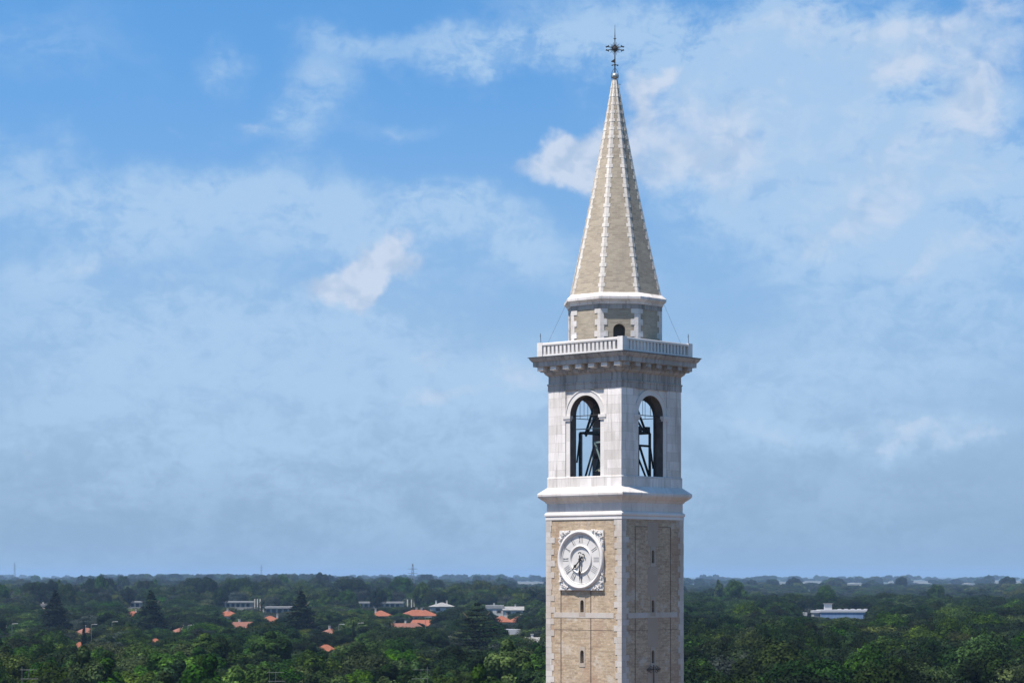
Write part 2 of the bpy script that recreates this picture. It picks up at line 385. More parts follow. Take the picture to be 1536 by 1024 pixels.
# lighter stone strip round the slits of the other sides
for k in (1, 2, 3):
    zz = [Z(3.6)] + [v for a, c in SLR for v in (Z(c) + .25, Z(a) - .27)] + [.3]
    for i in range(0, len(zz), 2):
        if zz[i] - zz[i + 1] < .05: continue
        b = MB(); b.M = side(k); b.box(-.56, .56, -HB - .010, -HB + .01, zz[i + 1], zz[i]); b.build('pale_strip', M['strip'], shaft)
# tie anchor
b = MB(); b.M = side(1); y = -HB - .09; zc = Z(-6.45)
b.box(-.022, .022, y - .02, y + .02, zc - 2.6, zc + .30)
for sgn in (-1, 1):
    b.tube((0, y, zc), (sgn * .62, y, zc), .018)
    for j, (cx, cz, rr) in enumerate(((.30, .13, .11), (.30, -.13, .11), (.52, .09, .07), (.52, -.09, .07), (.68, 0, .06))):
        p = [(sgn * (cx + rr * math.cos(t)), y, zc + cz + rr * math.sin(t)) for t in [2 * math.pi * i / 10 for i in range(11)]]
        for u, v in zip(p, p[1:]): b.tube(u, v, .014, 5)
b.box(-.04, .04, y + .015, -HB + .1, zc - .04, zc + .04)
b.build('tie_anchor', 'iron', shaft)

# ------------------------------------------------------------------ clock (side 0)
CX, CZ = -.12, Z(1.06)
b = MB(); y = -HB
b.wall(CX - 1.97, CX + 1.97, CZ - 2.0, CZ + 2.0, y - .10, .08, [], True)
x0, x1, z0, z1 = CX - 1.97, CX + 1.97, CZ - 2.0, CZ + 2.0
b = MB(); b.box(x0, x1, y - .10, y + .02, z0, z1); b.box(x0 - .02, x1 + .02, y - .16, y + .01, z0 - .09, z0 - .003)
clock = b.build('clock', 'dial', tower)
b = MB(); b.ring((CX, CZ), 0, [(2.03, y - .103), (2.04, y - .18), (2.00, y - .27), (1.93, y - .31), (1.86, y - .30), (1.80, y - .25), (1.74, y - .17), (1.70, y - .103)], 96)
b.build('clock_rim', 'marble_clean', clock, True)
b = MB(); b.ring((CX, CZ), 0, [(1.71, y - .104), (1.71, y - .17), (1.66, y - .17), (1.64, y - .13), (.97, y - .13), (.97, y - .10)], 96)
b.build('dial', 'dial', clock)
b = MB(); b.ring((CX, CZ), 0, [(.99, y - .12), (.98, y - .20), (.93, y - .235), (.88, y - .20), (.83, y - .13), (.83, y - .104)], 72)
b.disc((CX, CZ), .85, y - .116, 72)
b.build('inner_ring', 'dial', clock, False)
def stroke(b, cx, cz, ang, x0, r0, x1, r1, w, yy, t=.016):
    """stroke in a numeral's own frame: x across, r outward; ang = clock angle"""
    ox, oz = math.sin(ang), math.cos(ang); tx, tz = math.cos(ang), -math.sin(ang)
    A = Vector((cx + ox * r0 + tx * x0, cz + oz * r0 + tz * x0)); B = Vector((cx + ox * r1 + tx * x1, cz + oz * r1 + tz * x1))
    d = (B - A).normalized(); n = Vector((-d.y, d.x)) * w / 2
    P4 = [A - n, B - n, B + n, A + n]
    b.slab_y([(p.x, p.y) for p in P4], yy - t, yy)
ROM = ['XII', 'I', 'II', 'III', 'IIII', 'V', 'VI', 'VII', 'VIII', 'IX', 'X', 'XI']
for h, s_ in enumerate(ROM):
    b = MB(); ang = h * math.pi / 6; r0, r1 = 1.12, 1.62
    wd = {'I': .125, 'V': .17, 'X': .17}; tot = sum(wd[c] for c in s_); x = -tot / 2
    for c in s_:
        w = wd[c]; m = x + w / 2
        if c == 'I': stroke(b, CX, CZ, ang, m, r0, m, r1, .017, y - .1305)
        if c == 'V': stroke(b, CX, CZ, ang, m - .05, r1, m, r0, .020, y - .1305); stroke(b, CX, CZ, ang, m + .05, r1, m, r0, .011, y - .131)
        if c == 'X': stroke(b, CX, CZ, ang, m - .05, r1, m + .05, r0, .020, y - .1305); stroke(b, CX, CZ, ang, m + .05, r1, m - .05, r0, .011, y - .131)
        x += w
    b.build('numeral', 'numeral', clock)
def hand(name, ang, ln, spade, tail, yy):
    b = MB(); S = lambda *a, w=.05: stroke(b, CX, CZ, ang, a[0], a[1], a[2], a[3], w, yy, .035)
    S(0, -.30, 0, spade - .1, w=.075)
    ox, oz = math.sin(ang), math.cos(ang); tx, tz = math.cos(ang), -math.sin(ang)
    q = [(0, spade - .2), (.055, spade - .18), (.12, spade - .03), (.06, spade + .05), (.035, spade + .14), (.0, ln), (-.035, spade + .14), (-.06, spade + .05), (-.12, spade - .03), (-.055, spade - .18)]
    P = [(CX + ox * r_ + tx * x_, CZ + oz * r_ + tz * x_) for x_, r_ in q]
    b.slab_y(P[::-1], yy - .045, yy - .01)
    # crescent counterweight
    pts = [(.12 * math.cos(t), -tail - .04 - .09 * math.sin(t)) for t in [math.pi * i / 8 for i in range(9)]]
    for (xa, ra), (xb, rb) in zip(pts, pts[1:]): S(xa, ra, xb, rb, w=.06)
    S(-.07, -tail + .10, .07, -tail + .10, w=.025)
    b.M = Matrix.Identity(4); b.ring((CX, CZ), 0, [(.10, yy - .05), (.10, yy), (.0, yy), (.0, yy - .05)], 16)
    return b.build(name, 'iron', clock)
hand('minute_hand', math.pi, 1.42, .92, .36, y - .25)
hand('hour_hand', R(225), 1.12, .70, .34, y - .20)
b = MB(); b.tube((CX, y - .30, CZ), (CX, y - .10, CZ), .035, 10); b.build('hand_axle', 'iron', clock)
for sx_ in (-1, 1):
    for sz_ in (-1, 1):
        b = MB(); r2 = random.Random(sx_ * 3 + sz_)
        cx, cz = CX + sx_ * 1.72, CZ + sz_ * 1.74
        def leafp(ax, az, ang, ln, w):
            d = Vector((math.cos(ang), math.sin(ang))); n = Vector((-d.y, d.x)); a = Vector((ax, az))
            P = [a, a + d * ln * .45 - n * w, a + d * ln, a + d * ln * .45 + n * w]
            b.slab_y([(p.x, p.y) for p in P], y - .19 - r2.uniform(0, .04), y - .099)
        for j, (dx, dz) in enumerate(((0, 0), (-.22, .12), (.10, -.24), (-.42, .17), (.15, -.48), (-.60, .19), (.17, -.68))):
            px_, pz_ = cx + sx_ * dx, cz + sz_ * (dz if dz > 0 else dz)
            for q in range(5 if j < 3 else 3):
                leafp(px_, pz_, r2.uniform(0, 6.28), r2.uniform(.12, .21), r2.uniform(.025, .05))
        for q in range(12):
            t = q / 12 * 2 * math.pi; u = (q + 1) / 12 * 2 * math.pi
            b.tube((cx + .09 * math.cos(t), y - .13, cz + .09 * math.sin(t)), (cx + .09 * math.cos(u), y - .13, cz + .09 * math.sin(u)), .028, 5)
        b.build('corner_ornament', 'marble_clean', clock)

# ------------------------------------------------------------------ string course, frieze and lower cornice
b = MB(); b.square([(HB - .2, Z(3.80)), (HB + .05, Z(3.80)), (HB + .05, Z(3.98)), (HB + .02, Z(4.0)), (HB + .10, Z(4.08)), (HB + .10, Z(4.2)), (HB + .03, Z(4.3)), (HB - .2, Z(4.3))], True, True)
b.M = Matrix.Identity(4)
b.build('string_course', 'marble_clean', tower)
b = MB(); b.square([(HB - .1, Z(4.25)), (HB - .02, Z(4.25)), (HB - .02, Z(4.93)), (HB + .05, Z(4.98)), (HB + .10, Z(5.08)), (HB + .24, Z(5.18)), (HB + .40, Z(5.34)), (HB + .45, Z(5.44)), (HB + .455, Z(5.58)), (HB + .43, Z(5.62)), (HB - .03, Z(6.02)), (HB - .4, Z(6.03))], True, True)
b.build('lower_cornice', masonry('marble_moulding', (.64, .605, .575), (.54, .505, .475), (.38, .35, .33), 1.7, 4, .010,
    [((1, 1, .8), 1.0, .50, .72, (.44, .40, .37), .6), ((3, 3, .4), 1.5, .55, .74, (.30, .28, .26), .5)]), tower)

# ------------------------------------------------------------------ belfry
HP = 3.17   # plane of the recessed panel
HQ = 3.27   # face of the corner pilasters
OPW, SILL, OTOP = 2.72, Z(6.76), Z(12.3)
b = MB(); inn = MB()
for k in range(4):
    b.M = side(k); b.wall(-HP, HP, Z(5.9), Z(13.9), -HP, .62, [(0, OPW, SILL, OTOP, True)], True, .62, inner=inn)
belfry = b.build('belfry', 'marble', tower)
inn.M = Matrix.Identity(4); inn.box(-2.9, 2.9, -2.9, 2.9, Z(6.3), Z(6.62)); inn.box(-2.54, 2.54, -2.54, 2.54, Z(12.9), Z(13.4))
inn.build('inner_lining', 'inner_shade', belfry)  # dark tone stands for the shade inside the arches
b = MB(); b.square([(HP, Z(5.95)), (HQ + .06, Z(5.95)), (HQ + .06, Z(6.70)), (HQ + .03, Z(6.745)), (HP, Z(6.745))])
b.build('plinth', 'marble', belfry)
for k in range(4):
    b = MB(); corner(b, k, HP, 1.54, 1.54, Z(6.746), Z(12.70), HQ - HP); b.build('corner_pilaster', 'marble', belfry)
for k in range(4):
    b = MB(); b.M = side(k); r = OPW / 2; sp = OTOP - r; n = 28
    for (ri, ro, pr) in ((r + .004, r + .34, .035), (r + .34, r + .42, .075)):
        for i in range(n):
            t0, t1 = math.pi * i / n, math.pi * (i + 1) / n
            b.slab_y([(ri * math.cos(t0), sp + ri * math.sin(t0)), (ro * math.cos(t0), sp + ro * math.sin(t0)), (ro * math.cos(t1), sp + ro * math.sin(t1)), (ri * math.cos(t1), sp + ri * math.sin(t1))], -HP - pr, -HP + .02)
    b.build('archivolt', 'marble_clean', belfry)
    for sg in (-1, 1):
        b = MB(); b.M = side(k)
        def bx_(xa, xb, ya, yb, za, zb): b.box(min(sg * xa, sg * xb), max(sg * xa, sg * xb), ya, yb, za, zb)
        bx_(r - .10, r + .56, -HQ - .05, -HP + .16, sp - .20, sp + .0)
        bx_(r - .055, r + .50, -HQ - .01, -HP + .12, sp - .34, sp - .202)
        bx_(r + .003, r + .36, -HP - .035, -HP + .02, SILL - .01, sp - .343)
        b.build('impost', 'marble_clean', belfry)
# steel bell frame inside the belfry
b = MB(); zf, zt = Z(6.63), Z(9.85); f = 1.72
posts = [(-f, -f), (f, -f), (f, f), (-f, f), (f, .42)]
for p, q in posts: b.beam((p, q, zf), (p, q, zt), .14)
b.beam((-f + .18, -f, zf), (-f + .18, -f, zt), .05)
for (p, q), (s_, t_) in zip(posts[:4], posts[1:4] + posts[:1]): b.beam((p, q, zt), (s_, t_, zt), .12, .15)
b.beam((f, .35, Z(8.95)), (f, f, Z(8.95)), .12, .15)
b.beam((f, .42, zt), (-f, .42, zt), .12, .16)
for (u, z0_, v, z1_, w_) in ((-1.25, 6.75, -.45, 8.9, .10), (-.95, 6.75, -.50, 8.1, .08), (-1.25, 9.7, -.5, 11.5, .12), (-1.2, 9.6, -.25, 11.0, .10), (-2.0, 7.8, -1.74, 9.6, .08)): b.beam((u, -f, Z(z0_)), (v, -f, Z(z1_)), w_)
for (u, z0_, v, z1_, w_) in ((.6, 8.9, 1.69, 6.75, .12), (.5, 8.0, 1.3, 6.75, .10), (.3, 11.5, 1.35, 9.8, .12), (.3, 10.7, 1.2, 9.8, .10), (1.75, 9.0, 2.1, 7.4, .09)): b.beam((f, u, Z(z0_)), (f, v, Z(z1_)), w_)
b.beam((-.5, -f, Z(11.5)), (.2, -.3, Z(12.95)), .12); b.beam((f, .3, Z(11.5)), (.3, -.1, Z(12.95)), .12)
for q_ in (.46, 1.35): b.box(f - .18, f + .18, q_ - .19, q_ + .19, zt + .03, zt + .42)
fr = b.build('bell_frame', 'steel', tower)
for k in range(4):
    b = MB(); b.M = side(k)
    b.tube((-OPW / 2, -HP + .35, sp), (OPW / 2, -HP + .35, sp), .028, 6)
    for x in (-.42, .42): b.tube((x, -HP + .35, sp), (x, -HP + .35, OTOP - .02), .018, 5)
    b.build('tie_rod', 'iron', fr)
b = MB(); b.beam((-f - .5, -f - .15, zt + .25), (f + .3, -f - .15, zt + .25), .06, .06); b.beam((-.25, -f - .12, Z(9.1)), (.45, -f - .12, Z(7.4)), .09, .09); b.beam((-.35, -f - .12, Z(9.15)), (1.2, -f - .12, Z(9.15)), .08, .12)
b.build('rail', 'pale_steel', fr)

def bell(loc, r, label):
    t = empty('bell', loc, TH)
    tag(t, label, 'bell')
    b = MB(); h = r * 1.5
    prof = [(1.0, 0), (.97, .06), (.86, .2), (.74, .42), (.64, .7), (.58, .98), (.55, 1.2), (.48, 1.35), (.30, 1.44), (.0001, 1.47)]
    b.lathe(28, [(r * p, r * z) for p, z in prof]); b.lathe(28, [(r * p * .9, r * z * .95) for p, z in prof[::-1]])
    bb = b.build('bell_body', 'bronze', t, True)
    b = MB(); b.tube((0, 0, r * 1.3), (0, 0, -.05 * r), .03); b.sphere((0, 0, .02 * r), .09 * r * 1.6, 12, 8); b.build('clapper', 'iron', bb)
    b = MB(); b.box(-.9 * r, .9 * r, -.13, .13, r * 1.46, r * 1.46 + .30); b.beam((-1.25 * r, 0, r * 1.5), (1.25 * r, 0, r * 1.5), .08); b.build('headstock', 'wood', t)
    return t
Rm = Matrix.Rotation(TH, 4, 'Z')
def tw(p, q, z): return TC + (Rm @ Vector((p, q, 0))) + Vector((0, 0, z))
bell(tw(-.55, -.75, Z(7.15)), .66, 'large green bronze bell behind the left belfry arch above the clock')
bell(tw(.55, .95, Z(7.5)), .62, 'smaller dark bell behind the right belfry arch on the shaded side')

# ------------------------------------------------------------------ entablature
b = MB(); b.square([(HP, Z(12.70)), (HQ + .03, Z(12.70)), (HQ + .03, Z(13.08)), (HQ + .07, Z(13.10)), (HQ + .07, Z(13.2)), (HQ, Z(13.22)), (HQ, Z(13.72)), (HQ + .06, Z(13.78)), (HQ + .16, Z(13.86)), (HQ + .22, Z(13.98)), (HQ + .22, Z(14.40)), (4.03, Z(14.40)), (4.04, Z(14.72)), (4.10, Z(14.75)), (4.20, Z(14.90)), (4.245, Z(15.0)), (4.245, Z(15.02)), (3.0, Z(15.055))], True, True)
ent = b.build('entablature', 'marble_dirty_shaded', tower)
proto_mod = None
for k in range(4):
    for i in range(7):
        x = -3.42 + i * (6.84 / 6)
        b = MB(); b.M = side(k)
        b.slab_y([(x - .26, Z(14.13)), (x + .26, Z(14.13)), (x + .26, Z(14.395)), (x - .26, Z(14.395))], -3.93, -HQ - .2)
        b.slab_y([(x - .22, Z(14.04)), (x + .22, Z(14.04)), (x + .22, Z(14.128)), (x - .22, Z(14.128))], -3.72, -HQ - .2)
        if i in (0, 6): pass
        b.build('modillion', 'marble_clean' if k == 0 else 'marble_dirty_shaded', ent)  # darker copy away from the sunlit side: shade put into the stone
b = MB(); b.square([(4.0, Z(15.03)), (4.31, Z(15.03)), (4.31, Z(15.065)), (3.0, Z(15.10))], True, True)
b.build('gutter_flashing', 'lead', ent)

# ------------------------------------------------------------------ balustrade
HL = 3.79
b = MB(); b.square([(HL - .26, Z(15.06)), (HL - .02, Z(15.06)), (HL - .02, Z(15.24)), (HL - .26, Z(15.24))])
bal = b.build('balustrade', 'marble_clean', tower)
b = MB(); b.square([(HL - .30, Z(15.86)), (HL + .02, Z(15.86)), (HL + .03, Z(15.98)), (HL + .01, Z(16.04)), (HL - .30, Z(16.04)), (HL - .30, Z(15.86))]); b.build('handrail', 'marble_clean', bal)
for k in range(4):
    b = MB(); b.M = side(k); b.box(HL - .42, HL + .045, -HL - .045, -HL + .42, Z(15.06), Z(16.075)); b.build('corner_post', 'marble_clean', bal)
    for i in range(18):
        x = -HL + .58 + i * (2 * HL - 1.0) / 18 + .02
        b = MB(); b.M = side(k)
        b.box(x - .095, x + .095, -HL + .02, -HL + .20, Z(15.24), Z(15.86)); b.build('baluster', 'marble_clean', bal)

# ------------------------------------------------------------------ drum
OR, PH = 3.37, math.pi / 8
def vtx(i, r): a = PH + 2 * math.pi * i / 8; return Vector((r * math.cos(a), r * math.sin(a), 0))
AP = OR * math.cos(math.pi / 8); FW = 2 * OR * math.sin(math.pi / 8)
def fside(i): return Matrix.Rotation(i * math.pi / 4, 4, 'Z')      # facet i faces -y turned by i*45 degrees
b = MB()
for i in range(8):
    b.M = fside(i); hs = [(0, .82, Z(15.1), Z(17.12), True)] if i in (1, 5) else []
    b.wall(-FW / 2, FW / 2, Z(15.05), Z(18.46), -AP, .5, hs, True, .21)
b.M = Matrix.Identity(4)
drum = b.build('drum', 'brick_spire', tower)
b = MB(); b.lathe(8, [(OR + .04, Z(18.16)), (OR + .04, Z(18.5))], PH, True, True); b.build('drum_frieze', 'marble_dirty_shaded', drum)  # white band toned down for the shadow under the drum cornice
def strip(b, i, c0, c1, off):
    """quoin strip: stone along corner i of an octagon; c = how far it reaches along the facets"""
for i in range(8):
    b = MB(); z = Z(15.05); j = 0
    while z < Z(18.15):
        z1 = min(z + .40, Z(18.155)); ln = .50 if j % 2 else .27
        ln += rnd.uniform(-.03, .03)
        ro = OR + .035; ri = OR - .05
        A, Bn, Cn = vtx(i, ro), vtx(i + 1, ro), vtx(i - 1, ro); a_, b_, c_ = vtx(i, ri), vtx(i + 1, ri), vtx(i - 1, ri)
        d1 = (Bn - A).normalized(); d0 = (Cn - A).normalized()
        poly = [A + d0 * ln, A, A + d1 * ln, a_ + d1 * ln, a_, a_ + d0 * ln]
        b.prism([(p.x, p.y) for p in poly], z + .003, z1 - .003); z = z1; j += 1
    b.build('quoins', 'marble', drum)
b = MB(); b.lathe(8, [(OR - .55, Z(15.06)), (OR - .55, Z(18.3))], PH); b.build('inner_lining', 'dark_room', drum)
b = MB(); b.lathe(8, [(OR - .3, Z(18.46)), (OR + .10, Z(18.48)), (OR + .14, Z(18.62)), (OR + .26, Z(18.74)), (OR + .34, Z(18.80)), (OR + .35, Z(18.98)), (OR + .30, Z(19.02)), (OR + .02, Z(19.26)), (OR - .3, Z(19.3))], PH, True, True)
b.build('drum_cornice', 'marble', tower)

# ------------------------------------------------------------------ spire
SB, STOP, ZS0, ZS1 = 3.34, .20, Z(19.22), Z(34.35)
prof = lambda t: SB + (STOP - SB) * (t + .035 * math.sin(math.pi * t))     # very slight hollow curve
b = MB(); b.lathe(8, [(prof(i / 24), ZS0 + (ZS1 - ZS0) * i / 24) for i in range(25)], PH, True, True)
spire = b.build('spire', 'brick_spire', tower)
for i in range(8):
    b = MB(); t = 0.; j = 0
    while t < 1:
        rr = prof(t); hgt = (.26 if j % 2 else .44) * (1 if rr > 1.0 else .85)
        t1 = min(t + hgt / (ZS1 - ZS0), 1.); wr = rr * 2 * math.sin(math.pi / 8)
        base = min(.17, wr * .24); tooth = min(.27, wr * .36)
        ln = (tooth if j % 2 else base) + rnd.uniform(-.015, .015)
        pr = .006 + (.014 if j % 2 else 0) + rnd.uniform(0, .006)
        def P(tt, off, dirn, l):
            r_ = prof(tt) + off; A = vtx(i, r_)
            if dirn: A = A + (vtx(i + dirn, r_) - A).normalized() * l
            return (A.x, A.y, ZS0 + (ZS1 - ZS0) * tt)
        g = .0004; l1 = ln if t1 < .999 else ln * .9
        lo = [P(t + g, pr, -1, ln), P(t + g, pr, 0, 0), P(t + g, pr, 1, ln), P(t + g, -.05, 1, ln), P(t + g, -.05, 0, 0), P(t + g, -.05, -1, ln)]
        hi = [P(t1 - g, pr, -1, l1), P(t1 - g, pr, 0, 0), P(t1 - g, pr, 1, l1), P(t1 - g, -.05, 1, l1), P(t1 - g, -.05, 0, 0), P(t1 - g, -.05, -1, l1)]
        b.add(lo + hi, [(5, 4, 3, 2, 1, 0), (6, 7, 8, 9, 10, 11)] + [(q, (q + 1) % 6, 6 + (q + 1) % 6, 6 + q) for q in range(6)])
        t = t1; j += 1
    b.build('rib', M['rib'], spire)
# ------------------------------------------------------------------ ball, cross and vane
b = MB(); zt = ZS1
b.lathe(16, [(.20, zt - .02), (.14, zt + .03), (.10, zt + .06)], 0, False, True); b.sphere((0, 0, zt + .27), .235, 24, 16)
ball = b.build('finial_ball', 'ball', tower, True)
Fm = Matrix.Rotation(-TH, 4, 'Z')        # the cross stands across the view
b = MB(); b.M = Fm
z0 = zt + .45
b.tube((0, 0, z0), (0, 0, Z(37.5)), .045, 8, .03); b.tube((0, 0, Z(37.45)), (0, 0, Z(38.2)), .026, 6, .010)
zc = Z(36.55)
for i in range(24):
    a = 2 * math.pi * i / 24; ln = .46 if i % 2 else .36
    b.tube((0, 0, zc), (ln * math.sin(a), 0, zc + ln * math.cos(a)), .042, 5, .008)
b.sphere((0, 0, zc), .15, 12, 8, (1, .4, 1))
for sg in (-1, 1):
    for dz in (.09, -.09):
        b.tube((0, 0, zc + dz * .5), (sg * .52, 0, zc + dz * 1.3), .034, 5)
        b.sphere((sg * .50, 0, zc + dz * 1.5), .055, 8, 6); b.tube((sg * .42, 0, zc + dz * 2.3), (sg * .60, 0, zc + dz * .7), .045, 5, .03)
    b.sphere((sg * .60, 0, zc + .12), .05, 8, 6); b.sphere((sg * .60, 0, zc - .12), .05, 8, 6)
b.sphere((0, 0, Z(37.22)), .06, 8, 6); b.tube((-.10, 0, Z(37.24)), (.10, 0, Z(37.24)), .025, 5)
cross = b.build('cross', 'iron', tower)
b = MB(); b.M = Fm
b.slab_y([(.02, Z(35.66)), (-.02, Z(35.83)), (-.14, Z(35.74)), (-.27, Z(35.66)), (-.24, Z(35.60)), (-.10, Z(35.58)), (.02, Z(35.50))], -.015, .015)
b.tube((-.2, 0, Z(35.40)), (.2, 0, Z(35.40)), .03, 6); b.sphere((.19, 0, Z(35.38)), .06, 8, 6); b.sphere((-.19, 0, Z(35.38)), .05, 8, 6); b.sphere((0, 0, Z(35.42)), .07, 8, 6)
b.build('wind_vane', 'iron', cross)
b = MB(); b.M = Fm
for sg in (-1, 1):
    pp = [(sg * .06, 0, Z(35.15)), (sg * .2, 0, Z(34.92)), (sg * .26, 0, zt + .27), (sg * .2, 0, zt + .02), (sg * .17, 0, zt - .3)]
    for u, v in zip(pp, pp[1:]): b.tube(u, v, .016, 5)
b.tube((.15, 0, zt - .28), (.42, 0, zt - .30), .016, 5)
b.build('ball_bracket', 'iron', cross)
# guy wires and lightning rods
for (ax, ay, bx2, by2) in ((-3.6, -1.0, -3.6, -3.0), (1.9, 3.0, 3.0, 3.65)):
    b = MB(); b.tube((ax, ay, Z(19.0)), (bx2, by2, Z(16.05)), .007, 4); b.build('guy_wire', 'iron', tower)
for (ax, ay) in ((-HL + .1, -HL + .2), (HL - .1, HL - .2)):
    b = MB(); b.tube((ax, ay, Z(16.05)), (ax - .05, ay, Z(16.75)), .02, 5); b.tube((ax - .11, ay, Z(16.55)), (ax + .02, ay, Z(16.60)), .012, 4); b.build('lightning_rod', 'iron', tower)
b = MB(); a0 = vtx(5, 3.5); b.tube((a0.x - .2, a0.y + .9, Z(19.1)), (a0.x - .3, a0.y + .8, Z(19.75)), .02, 5); b.build('lightning_rod', 'iron', tower)

# ================================================================== LANDSCAPE
def leafmat(name, dark, mid, light, scale=.5):
    """foliage: leaf colour drifts through the crown and from tree to tree; thin leaves let a little sun through"""
    m, t, b = mat(name); tc = t.nodes.new('ShaderNodeTexCoord'); oi = t.nodes.new('ShaderNodeObjectInfo')
    n = tnoise(t, tc.outputs['Object'], scale, 3, .6); n2 = tnoise(t, tc.outputs['Object'], 3.5, 2, .6)
    ad = t.nodes.new('ShaderNodeMath'); ad.operation = 'MULTIPLY_ADD'; link(t, n2, ad.inputs[0]); ad.inputs[1].default_value = .22; link(t, n, ad.inputs[2])
    c = tramp(t, ad.outputs[0], [(.38, tuple(v * .5 for v in dark)), (.60, tuple(v * .72 for v in mid)), (.82, tuple(v * 1.45 for v in light))])
    hs = t.nodes.new('ShaderNodeHueSaturation'); link(t, c, hs.inputs['Color'])
    for inp, lo, hi in (('Hue', .462, .515), ('Value', .50, 1.45), ('Saturation', .75, 1.12)):
        w = t.nodes.new('ShaderNodeTexWhiteNoise'); w.noise_dimensions = '1D'
        a = t.nodes.new('ShaderNodeMath'); a.operation = 'ADD'; link(t, oi.outputs['Random'], a.inputs[0]); a.inputs[1].default_value = hi * 7.3; link(t, a.outputs[0], w.inputs['W'])
        mr = t.nodes.new('ShaderNodeMapRange'); link(t, w.outputs[0], mr.inputs[0]); mr.inputs[3].default_value = lo; mr.inputs[4].default_value = hi
        link(t, mr.outputs[0], hs.inputs[inp])
    link(t, hs.outputs[0], b.inputs['Base Color']); b.inputs['Roughness'].default_value = .75; b.inputs['Specular IOR Level'].default_value = .08
    tr = t.nodes.new('ShaderNodeBsdfTranslucent'); link(t, hs.outputs[0], tr.inputs[0])
    ms = t.nodes.new('ShaderNodeMixShader'); ms.inputs[0].default_value = .22
    out = [x for x in t.nodes if x.type == 'OUTPUT_MATERIAL'][0]
    link(t, b.outputs[0], ms.inputs[1]); link(t, tr.outputs[0], ms.inputs[2]); link(t, ms.outputs[0], out.inputs[0])
    return m
M['leaf_dark'] = leafmat('dark_leaves', (0.0030, 0.0105, 0.0020), (0.0062, 0.0208, 0.0027), (0.0134, 0.0357, 0.0047))
M['leaf_mid'] = leafmat('mid_green_leaves', (0.0070, 0.0235, 0.0023), (0.0154, 0.0470, 0.0037), (0.0351, 0.0783, 0.0082))
M['leaf_bright'] = leafmat('bright_green_leaves', (0.0101, 0.0341, 0.0033), (0.0223, 0.0682, 0.0054), (0.0509, 0.1135, 0.0119))
M['leaf_pale'] = leafmat('olive_leaves', (0.0131, 0.0265, 0.0051), (0.0277, 0.0500, 0.0086), (0.0560, 0.0846, 0.0172))
M['leaf_conifer'] = leafmat('conifer_needles', (0.0023, 0.0074, 0.0034), (0.0046, 0.0138, 0.0057), (0.0092, 0.0229, 0.0092))
M['leaf_grey'] = leafmat('grey_green_leaves', (0.0097, 0.0173, 0.0119), (0.0184, 0.0292, 0.0216), (0.0351, 0.0459, 0.0351))

def quadmesh(name, C, Nn, S, m, rs, core=None):
    """leaf sized quads: centres, normals, sizes"""
    n = len(C); Nn = Nn / (np.linalg.norm(Nn, axis=1)[:, None] + 1e-9)
    a = np.cross(Nn, rs.normal(size=(n, 3))); a /= np.linalg.norm(a, axis=1)[:, None] + 1e-9; bb = np.cross(Nn, a)
    S = S[:, None]
    V = np.stack([C - a * S * rs.uniform(.7, 1.2, (n, 1)), C - bb * S * rs.uniform(.45, .8, (n, 1)), C + a * S * rs.uniform(.7, 1.2, (n, 1)), C + bb * S * rs.uniform(.45, .8, (n, 1))], 1).reshape(-1, 3)
    F = np.arange(4 * n).reshape(-1, 4)
    if core is not None:
        cv, cf = core; F = F.tolist() + [[4 * n + i for i in f] for f in cf]; V = np.vstack([V, cv])
        me = bpy.data.meshes.new(name); me.from_pydata(V.tolist(), [], F)
    else:
        me = bpy.data.meshes.new(name); me.vertices.add(len(V)); me.vertices.foreach_set('co', V.ravel().astype(np.float32))
        me.loops.add(4 * n); me.loops.foreach_set('vertex_index', F.ravel().astype(np.int32)); me.polygons.add(n)
        me.polygons.foreach_set('loop_start', np.arange(0, 4 * n, 4, dtype=np.int32)); me.update(calc_edges=True)
    me.materials.append(m); return me
def ico():
    t = (1 + 5 ** .5) / 2
    v = np.array([(-1, t, 0), (1, t, 0), (-1, -t, 0), (1, -t, 0), (0, -1, t), (0, 1, t), (0, -1, -t), (0, 1, -t), (t, 0, -1), (t, 0, 1), (-t, 0, -1), (-t, 0, 1)], float); v /= np.linalg.norm(v[0])
    f = [(0, 11, 5), (0, 5, 1), (0, 1, 7), (0, 7, 10), (0, 10, 11), (1, 5, 9), (5, 11, 4), (11, 10, 2), (10, 7, 6), (7, 1, 8), (3, 9, 4), (3, 4, 2), (3, 2, 6), (3, 6, 8), (3, 8, 9), (4, 9, 5), (2, 4, 11), (6, 2, 10), (8, 6, 7), (9, 8, 1)]
    return v, f
IV, IF = ico()
